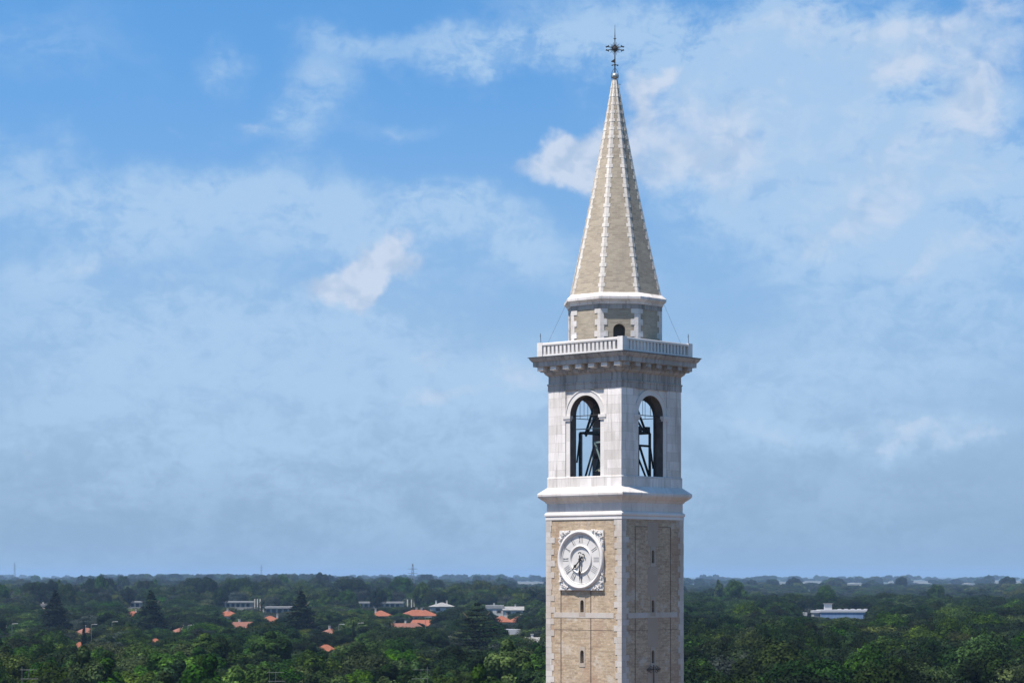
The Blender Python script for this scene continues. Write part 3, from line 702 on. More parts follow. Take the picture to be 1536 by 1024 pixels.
def broadleaf(name, seed, r, h, base, nl, nleaf, leaf, mt, top=1., spiky=0.):
    """crown: r radius, from base to h; nl lobes"""
    rs = np.random.RandomState(seed); zc = (base + h) / 2; hz = (h - base) / 2
    d = rs.normal(size=(nl, 3)); d[:, 2] = np.abs(d[:, 2]) * 1.1 - .35; d /= np.linalg.norm(d, axis=1)[:, None]
    k = rs.uniform(.45, .86, (nl, 1)); LC = d * k * np.array([r, r, hz]) + np.array([0, 0, zc]); LR = rs.uniform(.22, .44, nl) * r
    LC = np.vstack([LC, [[0, 0, zc - .1 * hz]]]); LR = np.append(LR, .50 * r)
    w = LR ** 2; idx = rs.choice(len(LR), nleaf, p=w / w.sum())
    u = rs.normal(size=(nleaf, 3)); u[:, 2] += .25; u /= np.linalg.norm(u, axis=1)[:, None]
    sq = np.array([1, 1, min(1.25, max(.7, hz / r))])
    rad = rs.uniform(.80, 1.10 + spiky, (nleaf, 1)); C = LC[idx] + u * LR[idx][:, None] * rad * sq
    keep = np.ones(nleaf, bool)
    for c, q in zip(LC, LR): keep &= (np.linalg.norm((C - c) / sq, axis=1) > q * .74)
    C = C[keep]; u = u[keep]
    core_v = np.vstack([IV * (q * .74) * sq + c for c, q in zip(LC, LR)]); core_f = [[12 * i + j for j in f] for i in range(len(LR)) for f in IF]
    Nn = u + rs.normal(size=u.shape) * .30
    return quadmesh(name, C, Nn, rs.uniform(.6, 1.3, len(C)) * leaf, mt, rs, (core_v, core_f))
def conifer(name, seed, r, h, base, tiers, mt, droop=.35, flat=False, per=13, leaf=.42):
    rs = np.random.RandomState(seed); C = []; Nn = []; S = []
    for t in range(tiers):
        f = t / (tiers - 1); z = base + (h - base) * (f ** .9); rr = r * (1 - f) ** .85 * rs.uniform(.85, 1.1) + .25
        if flat: rr = r * (1 - f ** 1.5) * rs.uniform(.7, 1.05) + .5
        nb = max(4, int(per * (1 - .6 * f)))
        for q in range(nb):
            a = rs.uniform(0, 6.283); ln = rr * rs.uniform(.65, 1.1); m = max(4, int(ln * 8))
            s = rs.uniform(.12, 1, m) ** .8 * ln; side_ = rs.normal(size=m) * (.16 + .20 * s) * (1.3 if flat else .8)
            zz = z - droop * s + (.12 * s * s / max(ln, 1)) + rs.normal(size=m) * (.10 if flat else .16)
            C.append(np.stack([np.cos(a) * s - np.sin(a) * side_, np.sin(a) * s + np.cos(a) * side_, zz], 1))
            Nn.append(np.tile([np.cos(a) * .45, np.sin(a) * .45, 1.], (m, 1)) + rs.normal(size=(m, 3)) * .4); S.append(rs.uniform(.6, 1.3, m) * leaf)
    C = np.vstack(C); core = (IV * np.array([r * .42, r * .42, (h - base) * .42]) + np.array([0, 0, base + (h - base) * .36]), [list(f) for f in IF]) if not flat else None
    return quadmesh(name, C, np.vstack(Nn), np.concatenate(S), mt, rs, core)
def trunk_mesh(seed, h, top, r):
    rr = random.Random(seed); b = MB(); pts = [Vector((0, 0, 0))]; n = 5
    for i in range(1, n + 1): pts.append(Vector((rr.uniform(-.25, .25), rr.uniform(-.25, .25), top * i / n)))
    for i in range(n): b.tube(pts[i], pts[i + 1], r * (1 - .14 * i), 8, r * (1 - .14 * (i + 1)))
    for q in range(6):
        a = q * 1.05 + rr.uniform(-.3, .3); s = pts[2 + q % 3]; m = s + Vector((math.cos(a) * 1.4, math.sin(a) * 1.4, 1.5)); e = m + Vector((math.cos(a) * 1.6, math.sin(a) * 1.6, 1.8))
        b.tube(s, m, r * .45, 6, r * .3); b.tube(m, e, r * .3, 5, r * .12)
    me = bpy.data.meshes.new('trunk'); me.from_pydata(b.v, [], b.f); me.materials.append(M['bark']); return me
# the kinds of tree (each grown once, then copied): mesh, trunk, look
LF = .20
KIND = {
    'oak':     (broadleaf('crown', 11, 4.6, 14.0, 3.5, 20, 17050, LF, M['leaf_dark']), trunk_mesh(1, 14, 8, .33), 'dark green round topped'),
    'maple':   (broadleaf('crown', 12, 4.2, 13.5, 3.0, 26, 17050, LF * 1.05, M['leaf_mid'], spiky=.08), trunk_mesh(2, 13, 8, .30), 'bright green lumpy crowned'),
    'plane':   (broadleaf('crown', 18, 3.3, 14.5, 2.5, 14, 15000, LF * 1.05, M['leaf_bright'], spiky=.05), trunk_mesh(10, 14, 9, .30), 'rounded upright bright green'),
    'hornbeam': (broadleaf('crown', 19, 3.2, 13.8, 2.0, 13, 15000, LF, M['leaf_dark'], spiky=.04), trunk_mesh(11, 13, 8, .30), 'rounded upright dark green'),
    'poplar':  (broadleaf('crown', 13, 2.8, 15.5, 2.5, 16, 15500, LF * 1.1, M['leaf_bright'], spiky=.1), trunk_mesh(3, 15, 10, .28), 'tall narrow bright leaved'),
    'acacia':  (broadleaf('crown', 14, 5.0, 12.0, 4.0, 24, 15500, LF, M['leaf_pale'], spiky=.18), trunk_mesh(4, 12, 7, .28), 'pale olive wide spreading'),
    'lime':    (broadleaf('crown', 15, 4.9, 14.5, 3.0, 34, 18600, LF, M['leaf_dark'], spiky=.05), trunk_mesh(5, 14, 9, .36), 'big deep green many lobed'),
    'willow':  (broadleaf('crown', 16, 4.3, 12.5, 2.5, 18, 15500, LF, M['leaf_grey'], spiky=.2), trunk_mesh(6, 12, 7, .30), 'greyish green loose crowned'),
    'elm':     (broadleaf('crown', 17, 4.4, 14.8, 3.0, 30, 17050, LF, M['leaf_mid'], spiky=.06), trunk_mesh(7, 14, 9, .33), 'mid green domed'),
    'spruce':  (conifer('crown', 21, 5.2, 20., 1.5, 34, M['leaf_conifer'], per=17), trunk_mesh(8, 20, 17, .35), 'dark conical'),
    'cedar':   (conifer('crown', 22, 8.0, 18., 4.5, 11, M['leaf_dark'], droop=.05, flat=True, per=60, leaf=.40), trunk_mesh(9, 18, 16, .5), 'broad flat tiered'),
}
def tree(kind, x, y, s, rz, label, cat, group=None, sz=1., name='broadleaf_tree', z=0):
    t = empty(name, (x, y, z), rz); t.scale = (s, s, s * sz); tag(t, label, cat, group)
    for nme, me in (('trunk', KIND[kind][1]), ('crown', KIND[kind][0])):
        o = bpy.data.objects.new(nme, me); COL.objects.link(o); o.parent = t
    return t
def at(px, py, z):       # the point of the plain that stands px,py in the view at height z
    d = 3600 * (ZE - z) / (py - 862); return (px - 768) / 3600 * d, d
pj = lambda x, y, z: (768 + 3600 * x / y, 862 + 3600 * (ZE - z) / y)

def twotone_(name, c1, c2, scale):
    m, t, b = mat(name); tc = t.nodes.new('ShaderNodeTexCoord'); link(t, tramp(t, tnoise(t, tc.outputs['Object'], scale, 5, .65), [(.36, c1), (.66, c2)]), b.inputs['Base Color']); b.inputs['Roughness'].default_value = .9; return m
# ------------------------------------------------------------------ ground and sea level plain
m, t, b_ = mat('fields'); tc_ = t.nodes.new('ShaderNodeTexCoord')
vo = t.nodes.new('ShaderNodeTexVoronoi'); mp = t.nodes.new('ShaderNodeMapping'); link(t, tc_.outputs['Object'], mp.inputs[0]); mp.inputs[3].default_value = (.006, .004, 1); mp.inputs[2].default_value = (0, 0, .4); link(t, mp.outputs[0], vo.inputs[0]); vo.inputs['Scale'].default_value = 1
fc = tramp(t, vo.outputs['Color'], [(.2, (.02, .035, .012)), (.45, (.035, .055, .018)), (.6, (.07, .07, .035)), (.8, (.12, .095, .06))])
n_ = tnoise(t, tc_.outputs['Object'], .08, 6, .6)
link(t, tmix(t, n_, fc, (.025, .045, .015)), b_.inputs['Base Color']); b_.inputs['Roughness'].default_value = .95
b = MB(); G = 30000; nq = 24
xs_ = [-G + 2 * G * i / nq for i in range(nq + 1)]
b.add([(x, y, 0) for y in xs_ for x in xs_], [(j * (nq + 1) + i, j * (nq + 1) + i + 1, (j + 1) * (nq + 1) + i + 1, (j + 1) * (nq + 1) + i) for j in range(nq) for i in range(nq)])
tag(b.build('ground', m, None, uv=False), kind='structure')
b = MB(); b.lathe(48, [(95, .004), (.01, .005)], 0, False, False, (TC.x, TC.y)); tag(b.build('bounce_disc', twotone_('warm_bounce_tone', (.10, .062, .044), (.15, .098, .07), .3), None, uv=False), kind='structure')  # unseen disc, added to bounce warm light onto the tower's shaded face

# ------------------------------------------------------------------ houses
def twotone(name, c1, c2, scale, sc=(1, 1, 1), rough=.85, bstr=.3):
    m, t, b = mat(name); tc = t.nodes.new('ShaderNodeTexCoord'); n = tnoise(t, tc.outputs['Object'], scale, 5, .65, sc)
    link(t, tramp(t, n, [(.36, c1), (.66, c2)]), b.inputs['Base Color']); b.inputs['Roughness'].default_value = rough; bump(t, b, n, bstr, .05); return m
M['tile'] = twotone('terracotta_tiles', (.15, .042, .018), (.24, .078, .034), 1.6)
M['tile_old'] = twotone('faded_tiles', (.14, .055, .034), (.21, .09, .058), 1.3)
M['tile_grey'] = twotone('grey_roofing', (.16, .155, .15), (.24, .235, .22), .7)
M['plaster'] = twotone('cream_plaster', (.38, .34, .28), (.48, .44, .37), .6)
M['plaster_w'] = twotone('white_plaster', (.34, .34, .33), (.46, .46, .45), .5)
M['plaster_p'] = twotone('pink_plaster', (.56, .40, .33), (.66, .50, .42), .6)
M['panel'] = twotone('blue_grey_cladding', (.13, .20, .33), (.18, .26, .40), .5, (3, 3, .2))
M['concrete'] = twotone('pale_concrete', (.20, .20, .20), (.28, .28, .27), .4)
M['glass'] = plain('dark_window_glass', (.03, .04, .05), .12, 0, .2)
M['shutter'] = plain('brown_shutter', (.10, .06, .04), .7)
M['white'] = plain('white_metal', (.42, .42, .43), .5, 0, .08)
M['galv'] = plain('galvanised_steel', (.20, .21, .22), .45, .4)
HOUSES = []
def house(px, py, zr, w, dp, hw, label, wall='plaster', roof='tile', kind='hip', rz=0., chim=1, win=True, name='house', cat='house', group=None, show=None):
    """px,py = where the ridge shows; zr ridge height; w x dp footprint; hw wall height"""
    x, d = at(px, py, zr); HOUSES.append((px, py, d, *(show or ((w * 1800 / d) * (.20 if zr < 8.5 else .42), 4 if zr < 8.5 else 7)))); rr = random.Random(int(px * 7 + py))
    t = empty(name, (x, d, 0), rz); tag(t, label, cat, group)
    # wall with real openings
    b = MB(); hs = {0: [], 1: []}
    nw = max(1, int(w // 3.4)); nd_ = max(1, int(dp // 3.6))
    for s_, (ln, k) in enumerate(((w, nw), (dp, nd_))):
        for i in range(k):
            cx = -ln / 2 + (i + .5) * ln / k
            zz = hw - 2.1
            while zz > .5: hs[s_].append((cx, 1.1, zz, zz + 1.4, False)); zz -= 3.0
    for k in range(4):
        ln, off = (w, dp / 2) if k % 2 == 0 else (dp, w / 2)
        b.M = side(k); b.wall(-ln / 2, ln / 2, 0, hw, -off, .25, hs[k % 2] if win else [], True, .25)
    b.M = Matrix.Identity(4)
    if kind == 'gable': b.prism([(0, 0)] * 3, 0, 0) if False else None
    wl = b.build('wall', wall, t)
    e = .55; ov = e
    b = MB(); H = zr - hw
    X, Y = w / 2 + ov, dp / 2 + ov
    if kind == 'flat':
        b.box(-X + .3, X - .3, -Y + .3, Y - .3, hw, zr)
    elif kind == 'hip':
        rl = max(.4, X - Y) if X > Y else .4
        V = [(-X, -Y, hw), (X, -Y, hw), (X, Y, hw), (-X, Y, hw), (-rl, 0, zr), (rl, 0, zr)]
        V += [(x_, y_, z_ - .16) for x_, y_, z_ in V[:4]]
        b.add(V, [(0, 1, 5, 4), (1, 2, 5), (2, 3, 4, 5), (3, 0, 4), (6, 7, 1, 0), (7, 8, 2, 1), (8, 9, 3, 2), (9, 6, 0, 3), (9, 8, 7, 6)])
    else:
        th = .18
        V = [(-X, -Y, hw), (X, -Y, hw), (X, Y, hw), (-X, Y, hw), (-X, 0, zr), (X, 0, zr)]; V += [(a_, c_, z_ - th) for a_, c_, z_ in V]
        b.add(V, [(0, 1, 5, 4), (2, 3, 4, 5), (6, 10, 11, 7), (8, 11, 10, 9), (0, 6, 7, 1), (2, 8, 9, 3), (0, 4, 10, 6), (4, 3, 9, 10), (1, 7, 11, 5), (5, 11, 8, 2)])
    rf = b.build('roof', roof, t)
    if kind == 'gable':
        b = MB()
        for sg in (-1, 1): b.prism([(0, 0)], 0, 0) if False else b.add([(sg * w / 2, -dp / 2, hw - .01), (sg * w / 2, dp / 2, hw - .01), (sg * w / 2, 0, zr - .3)], [(0, 1, 2)])
        b.build('gable', wall, wl)
    for c in range(chim):
        b = MB(); cx = rr.uniform(-.3, .35) * w; cy = rr.uniform(-.15, .2) * dp; b.box(cx - .35, cx + .35, cy - .3, cy + .3, zr - H * .8, zr + .75); b.box(cx - .45, cx + .45, cy - .4, cy + .4, zr + .76, zr + .9)
        b.build('chimney', 'plaster_w' if rr.random() < .7 else 'plaster', rf)
    if win:
        for k in (0, 1, 3):
            off = dp / 2 if k % 2 == 0 else w / 2
            for (cx, ww, si, to, _) in hs[k % 2][:8]:
                b = MB(); b.M = side(k); b.box(cx - ww / 2 - .02, cx + ww / 2 + .02, -off + .12, -off + .16, si - .02, to + .02); wi = b.build('window', 'glass', t)
                b = MB(); b.M = side(k)
                for sg in (-1, 1): b.box(min(sg * (ww / 2 + .02), sg * (ww / 2 + .52)) + cx, max(sg * (ww / 2 + .02), sg * (ww / 2 + .52)) + cx, -off - .05, -off - .004, si, to)
                b.build('shutter', 'shutter', wi)
    return t
# left and middle distance
house(628, 914, 9.6, 16, 10, 7.0, 'big red hip roofed house with cream upper storey left of the tower', rz=.25, chim=2)
house(648, 929, 7.4, 15, 10, 5.0, 'low house with wide orange roof in front of the big red roofed house', rz=-.3, chim=1, kind='gable')
house(612, 934, 6.8, 9, 8, 4.6, 'small house with a faded orange gable roof and cream chimney beside the wide orange roof', rz=.9, kind='gable', roof='tile_old')
house(592, 934, 6.9, 8, 7, 4.8, 'small pale house with brown gable roof behind the near treetops left of the red roofs', rz=.5, kind='gable', roof='tile_old', wall='plaster_w')
house(571, 915, 9.2, 9.5, 9, 6.8, 'orange roofed house with white chimney just right of the long grey flat roof', rz=.2)
house(663, 903, 12.4, 10, 10, 10.6, 'white three storey apartment house with a grey roof above the trees', wall='plaster_w', roof='tile_grey', rz=.15, chim=2, name='apartment_house', cat='apartment house')
house(405, 923, 8.2, 9.5, 9, 6.0, 'orange roofed house just left of the dark conifer nearest the middle', rz=.2)
house(342, 915, 9.2, 10, 9, 6.8, 'orange roofed house standing under the end of the grey flat roof', rz=.2, chim=1)
house(362, 932, 7.4, 9, 8, 5.0, 'white house with steep faded gable between two orange roofs', rz=.7, kind='gable', roof='tile_old', wall='plaster_w')
house(199, 916, 9.0, 10, 9, 6.6, 'orange roofed house just left of the second dark conifer', rz=.2)
house(271, 941, 7.0, 8.5, 8, 4.8, 'low house with faded pink roof in the gap right of the second conifer', rz=.5, roof='tile_old')
house(130, 941, 7.0, 9, 8, 4.8, 'low house with faded red roof right of the first dark conifer', rz=.4, roof='tile_old', wall='plaster_p')
house(8, 941, 7.0, 9, 8, 4.8, 'low house with red roof at the far left edge of the view', rz=.3)
house(497, 942, 7.0, 8.5, 8, 4.8, 'low house with faded red roof right of the conifer nearest the middle', rz=.4, roof='tile_old')
house(121, 962, 6.6, 7, 7, 4.2, 'small house with vivid orange roof sunk among the near trees at left', rz=.5, chim=0)
house(233, 957, 6.6, 6, 6, 4.2, 'small orange roof peeping out below the second dark conifer', rz=.2, chim=0)
house(489, 966, 6.6, 7, 6, 4.2, 'small orange roof low among the trees in the middle of the left wood', rz=.3, chim=0)
house(752, 923, 8.6, 9, 9, 6.2, 'orange roofed house behind the broad flat tiered cedar', rz=.1)
house(777, 924, 8.4, 6, 7, 6.2, 'small orange roofed house nearest to the tower on its left', rz=.4, chim=1)
house(742, 907, 11.0, 8, 9, 9.4, 'white block with pale flat roof above the cedar', wall='plaster_w', roof='concrete', kind='flat', name='apartment_house', cat='apartment house')
house(770, 909, 10.4, 9, 9, 8.8, 'white block with grey pitched roof nearer the tower behind yellowish trees', wall='plaster_w', roof='tile_grey', kind='gable', name='apartment_house', cat='apartment house')
house(66, 905, 9.8, 9, 8, 8.6, 'beige house with flat brown roof behind the first dark conifer', wall='plaster_p', roof='tile_grey', kind='flat')
house(812, 955, 7.2, 10, 8, 4.8, 'house with dull grey pitched roof touching the left edge of the tower', roof='tile_grey', wall='plaster_p', kind='gable', rz=-.1, chim=1)
house(669, 958, 7.0, 6, 6, 5.0, 'small cream house with grey gable showing through the trees left of the cedar', roof='tile_grey', kind='gable', rz=1.0)
house(766, 943, 7.4, 6, 5, 5.6, 'small white flat roofed hut between the cedar and the tower', roof='white', wall='plaster_w', kind='flat', chim=0)
def hall(px0, px1, py, z, label, posts, h=1.3):
    """long flat grey roof on a dark gallery with a cluster of tall posts"""
    x0, d = at(px0, py, z); x1, _ = at(px1, py, z); L_ = x1 - x0; HOUSES.append(((px0 + px1) / 2 + (8 if posts else 0), py, d, (px1 - px0) / 2 + (8 if posts else 0), 6))
    t = empty('long_hall', ((x0 + x1) / 2, d, 0)); tag(t, label, 'hall', 'long grey halls beyond the houses')
    b = MB(); b.box(-L_ / 2, L_ / 2, -6, 6, z - .9, z); b.build('roof', 'concrete', t)
    b = MB(); b.box(-L_ / 2 + .4, L_ / 2 - .4, -5.4, 5.4, 0, z - .902); b.build('wall', 'tile_grey', t)
    b = MB(); n = int(L_ / 3)
    for i in range(n): 
        cx = -L_ / 2 + 1.6 + i * (L_ - 2) / n; b = MB(); b.box(cx - .9, cx + .9, -5.44, -5.38, z - 3.4, z - 1.3); b.build('window', 'glass', t)
    for p in posts:
        xx = (p - 768) / 3600 * d - (x0 + x1) / 2; b = MB(); b.box(xx - .35, xx + .35, -7.2, -6.6, 0, z + 1.4); b.build('post', 'plaster', t)
hall(538, 606, 902, 9.5, 'long grey flat roofed hall with four pale posts left of the red roofs', (612, 618, 622, 627))
hall(332, 382, 901, 9.5, 'long grey flat roofed hall with pale posts between the second and third conifers', (384, 388, 392, 397))
hall(399, 440, 909, 9.0, 'lower grey flat roofed hall just left of the third conifer', ())
hall(189, 217, 901, 9.5, 'short grey flat roofed hall left of the second conifer', ())
# works building at the right
def works():
    x0, d = at(1219, 914, 9.6); x1, _ = at(1299, 914, 9.6); Lw = x1 - x0; HOUSES.append((1259, 908, d, 42, 15))
    t = empty('works_building', ((x0 + x1) / 2, d, 0)); tag(t, 'flat roofed works building with white parapet, blue grey walls and a white roof tower', 'factory')
    b = MB(); b.box(-Lw / 2 + 2.8, Lw / 2, -7, 7, 0, 8.6); wl = b.build('wall', 'panel', t)
    b = MB(); b.box(-Lw / 2 + 2.5, Lw / 2 + .3, -7.3, 7.3, 8.602, 9.6); b.box(-Lw / 2 - .3, -Lw / 2 + 2.45, -5, 5, 8.3, 9.3); b.build('roof', 'white', t)
    b = MB(); b.box(-Lw / 2, -Lw / 2 + 2.4, -4.6, 4.6, 0, 8.298); b.build('annex', 'concrete', t)
    b = MB(); b.box(-Lw / 2 + 5, -Lw / 2 + 8.2, -3, 0, 9.6, 12.2); st = b.build('roof_tower', 'white', t)
    b = MB(); b.box(-Lw / 2 + 4.6, -Lw / 2 + 8.6, -3.4, .4, 12.2, 12.5); b.build('cap', 'tile_grey', st)
    for i in range(5):
        b = MB(); cx = -Lw / 2 + 11 + i * 2.9; b.box(cx, cx + 1.5, -2, -.5, 9.6, 10.05); b.build('skylight', 'white', t)
    b = MB(); b.box(-Lw / 2 + 3.6, Lw / 2 - 3.6, -7.04, -6.98, 4.6, 5.6)
    b.build('window_strip', 'glass', t)
works()
house(1198, 918, 8.0, 6.5, 6, 6.6, 'small white flat roofed shed left of the works building', wall='plaster_w', roof='white', kind='flat', chim=0, name='shed', cat='shed')
# far pale warehouses under the horizon
for i, (pa, pb, py, hh) in enumerate(((772, 818, 872, 7.), (1164, 1184, 872, 7.), (1204, 1234, 870.5, 8.5), (1334, 1344, 871, 7.), (1366, 1394, 870.5, 8.), (1488, 1503, 871, 7.), (1516, 1536, 871, 8.), (1270, 1296, 874, 7.), (1440, 1462, 874, 6.5))):
    x0, d = at(pa, py, hh); x1, _ = at(pb, py, hh); L_ = x1 - x0; HOUSES.append(((pa + pb) / 2, py, d, (pb - pa) / 2 - 3, 2.2))
    where = ['just left of the tower', 'left of the first dark domed tree right of the tower', 'right of the first dark domed tree right of the tower', 'left of the second dark domed tree', 'right of the second dark domed tree', 'left of the last dark domed tree', 'at the far right edge of the view', 'halfway between the first two dark domed trees', 'between the last two dark domed trees'][i]
    t = empty('warehouse', ((x0 + x1) / 2, d, 0)); tag(t, 'pale far warehouse ' + where, 'warehouse', 'pale warehouses under the horizon')
    b = MB(); b.box(-L_ / 2, L_ / 2, -20, 20, 0, hh - 1.5); b.build('wall', 'plaster', t)
    b = MB(); b.slab_y([(-L_ / 2 - .5, hh - 1.498), (L_ / 2 + .5, hh - 1.498), (L_ / 2 + .5, hh - .8), (0, hh), (-L_ / 2 - .5, hh - .8)], -20.5, 20.5); b.build('roof', 'plaster', t)

# ------------------------------------------------------------------ masts, lamps, aerials
def lattice(px, py, d, label):
    x = (px - 768) / 3600 * d; top = ZE - (py - 862) / 3600 * d
    t = empty('pylon', (x, d, 0)); tag(t, label, 'pylon', 'lattice pylons on the horizon')
    b = MB(); n = 9; w = lambda f: 2.6 * (1 - f) + .35
    for i in range(n):
        f0, f1 = i / n, (i + 1) / n; z0, z1 = f0 * top, f1 * top; a, c = w(f0), w(f1)
        Q = [(-1, -1), (1, -1), (1, 1), (-1, 1)]
        for j in range(4):
            (p, q), (r_, s_) = Q[j], Q[(j + 1) % 4]
            b.beam((p * a, q * a, z0), (p * c, q * c, z1), .34); b.beam((p * a, q * a, z0), (r_ * c, s_ * c, z1), .2); b.beam((r_ * a, s_ * a, z0), (p * c, q * c, z1), .2)
    b.build('lattice', 'galv', t)
    for z in (.72, .85): 
        b = MB(); b.beam((-5, 0, top * z), (5, 0, top * z), .3, .5); b.build('cross_arm', 'galv', t)
lattice(619, 845, 2600, 'tall grey lattice pylon standing above the horizon trees left of the tower')
lattice(22, 843, 6300, 'faint lattice pylon on the horizon near the left edge')
lattice(392, 846, 6300, 'faint lattice pylon on the horizon in the middle of the left half')
def lamp(px, py, d, label):
    x = (px - 768) / 3600 * d; top = ZE - (py - 862) / 3600 * d
    t = empty('street_lamp', (x, d, 0)); tag(t, label, 'street lamp', 'street lamps among the trees')
    b = MB(); b.tube((0, 0, 0), (0, 0, top), .10, 8, .06); b.tube((0, 0, top - .05), (1.2, 0, top + .1), .05, 6); b.build('pole', 'galv', t)
    b = MB(); b.box(.9, 1.7, -.16, .16, top + .0, top + .16); b.build('lamp_head', 'white', t)
for px, py, d, lb in ((18, 935, 690, 'grey street lamp beside the red roof at the far left'), (137, 936, 700, 'grey street lamp right of the first conifer'), (168, 932, 700, 'grey street lamp between the first two conifers'),
                      (282, 937, 700, 'grey street lamp right of the low pink roofed house'), (508, 936, 700, 'grey street lamp right of the third conifer'), (537, 934, 700, 'grey street lamp below the long grey hall'), (638, 925, 640, 'grey street lamp in front of the red roofed houses')):
    lamp(px, py, d, lb)
def aerial(px, py, d, label, fl=1):
    x = (px - 768) / 3600 * d; top = ZE - (py - 862) / 3600 * d
    t = empty('television_aerial', (x, d, 0)); tag(t, label, 'aerial', 'television aerials in front of the near trees')
    b = MB(); b.tube((0, 0, 0), (0, 0, top), .03, 6, .015); b.build('mast', 'galv', t)
    b = MB(); z = top - .25; b.tube((-.15 * fl, 0, z), (1.15 * fl, 0, z), .009, 5)
    for i in range(8): b.tube((fl * (.0 + i * .14), -.16, z), (fl * (.0 + i * .14), .16, z), .008, 4)
    z = top - .95; b.tube((-.1 * fl, 0, z), (1.25 * fl, 0, z), .010, 5); b.tube((fl * .5, 0, z), (fl * .5, 0, z + .75), .012, 5)
    for i in range(5): b.tube((fl * (.1 + i * .26), -.4, z), (fl * (.1 + i * .26), .4, z), .009, 4)
    b.build('antenna', 'galv', t)
aerial(33, 999, 185, 'thin grey television aerial at the lower left corner'); aerial(404, 1003, 190, 'thin grey television aerial below the third conifer'); aerial(641, 999, 188, 'thin grey television aerial below the red roofed houses', -1)

# ------------------------------------------------------------------ trees of note
SPEC = []
def note(kind, px, py, h, wpx, label, cat, name, group=None, sz=None):
    x, d = at(px, py, h); me = KIND[kind][0]; H0 = max(v.co.z for v in me.vertices); r0 = {'spruce': 5.2, 'cedar': 8., 'oak': 4.6, 'lime': 4.9, 'elm': 4.4, 'maple': 4.2, 'poplar': 3.1, 'acacia': 5, 'willow': 4.3}[kind]
    s = wpx * d / 7200 / r0; tree(kind, x, d, s, rnd.uniform(0, 6), label, cat, group, (h / H0) / s, name); SPEC.append((x, d, s * r0))
KH = {k: max(v.co.z for v in v_[0].vertices) for k, v_ in KIND.items()}
note('spruce', 83, 884, 20, 72, 'dark conical conifer rising left of the others, near the left edge', 'conifer', 'conifer', 'dark conifers above the left wood')
note('spruce', 226, 884, 20, 72, 'second dark conical conifer from the left, between orange roofs', 'conifer', 'conifer', 'dark conifers above the left wood')
note('spruce', 452, 885, 20, 80, 'dark conical conifer nearest the middle of the left wood', 'conifer', 'conifer', 'dark conifers above the left wood')
note('cedar', 716, 903, 18.5, 110, 'broad cedar with flat dark tiers left of the tower', 'cedar', 'cedar')
note('spruce', 126, 929, 13, 16, 'small dark conifer behind the first orange specks at left', 'conifer', 'conifer')
note('spruce', 530, 930, 13, 18, 'small dark conifer just below the long grey hall', 'conifer', 'conifer')
for (k, px, d, py, w, lb) in (('lime', 150, 1500, 865, 50, 'big dark spreading tree on the skyline between the first two conifers'), ('lime', 298, 1500, 865, 50, 'big dark spreading tree on the skyline right of the second conifer'),
    ('elm', 368, 1500, 863, 32, 'tall rounded tree on the skyline above the second grey hall'), ('lime', 524, 1500, 867, 56, 'big dark spreading tree on the skyline above the long grey hall'), ('elm', 600, 1600, 862, 36, 'tall rounded tree on the skyline just left of the tall pylon'),
    ('poplar', 88, 1600, 868, 18, 'pointed tree behind the leftmost conifer'), ('poplar', 232, 1600, 868, 18, 'pointed tree behind the second conifer'), ('poplar', 458, 1600, 870, 20, 'pointed tree behind the third conifer'), ('oak', 405, 1500, 871, 30, 'round tree on the skyline right of the second grey hall'),
    ('oak', 330, 1300, 879, 26, 'low round tree in front of the skyline right of the second conifer'), ('oak', 190, 1300, 879, 26, 'low round tree in front of the skyline left of the second conifer'), ('oak', 567, 1300, 880, 26, 'low round tree below the skyline right of the long hall'),
    ('elm', 1101, 1300, 867, 36, 'tall airy tree on the skyline nearest the right side of the tower'), ('poplar', 1078, 1400, 868, 16, 'thin pointed tree on the skyline close right of the tower'), ('elm', 1240, 1400, 875, 26, 'dark rounded tree in front of the pale warehouses right of the tower'),
    ('oak', 1190, 3000, 865, 24, 'first dark domed tree on the horizon right of the tower'), ('oak', 1351, 3000, 864, 24, 'second dark domed tree on the horizon right of the tower'), ('oak', 1512, 3000, 863, 24, 'last dark domed tree on the horizon near the right edge'), ('elm', 1403, 1400, 874, 26, 'dark rounded tree on the skyline between the last two dark domed trees')):
    h = ZE - (py - 862) / 3600 * d; x = (px - 768) / 3600 * d; r0 = {'oak': 4.6, 'lime': 4.9, 'elm': 4.4, 'poplar': 3.1}[k]; s = w * d / 7200 / r0
    tree(k, x, d, s, rnd.uniform(0, 6), lb, 'tree', None, h / KH[k] / s, 'skyline_tree'); SPEC.append((x, d, s * r0))

HOUSES += [(716, 905, 586, 40, 45), (83, 886, 855, 18, 50), (226, 886, 855, 18, 50), (452, 887, 830, 20, 50)]
def clear(x, y, h, r):
    """would this tree stand on, or hide, a house or a named tree?"""
    if (x - TC.x) ** 2 + (y - TC.y) ** 2 < 12 ** 2: return False
    px, py = pj(x, y, h); wp = 3600 * r / y
    for hx, hy, hd, half, deep in HOUSES:
        if y < hd + 12 and abs(px - hx) < half + wp * .75 and py < hy + deep: return False
    for sx_, sy_, sr in SPEC:
        if (x - sx_) ** 2 + (y - sy_) ** 2 < (sr + r * .5) ** 2: return False
        if sy_ < 1000 and 0 < sy_ - y < 400 and abs(px - 768 - 3600 * sx_ / sy_) < 26 and py < pj(sx_, sy_, 8)[1]: return False
    return True
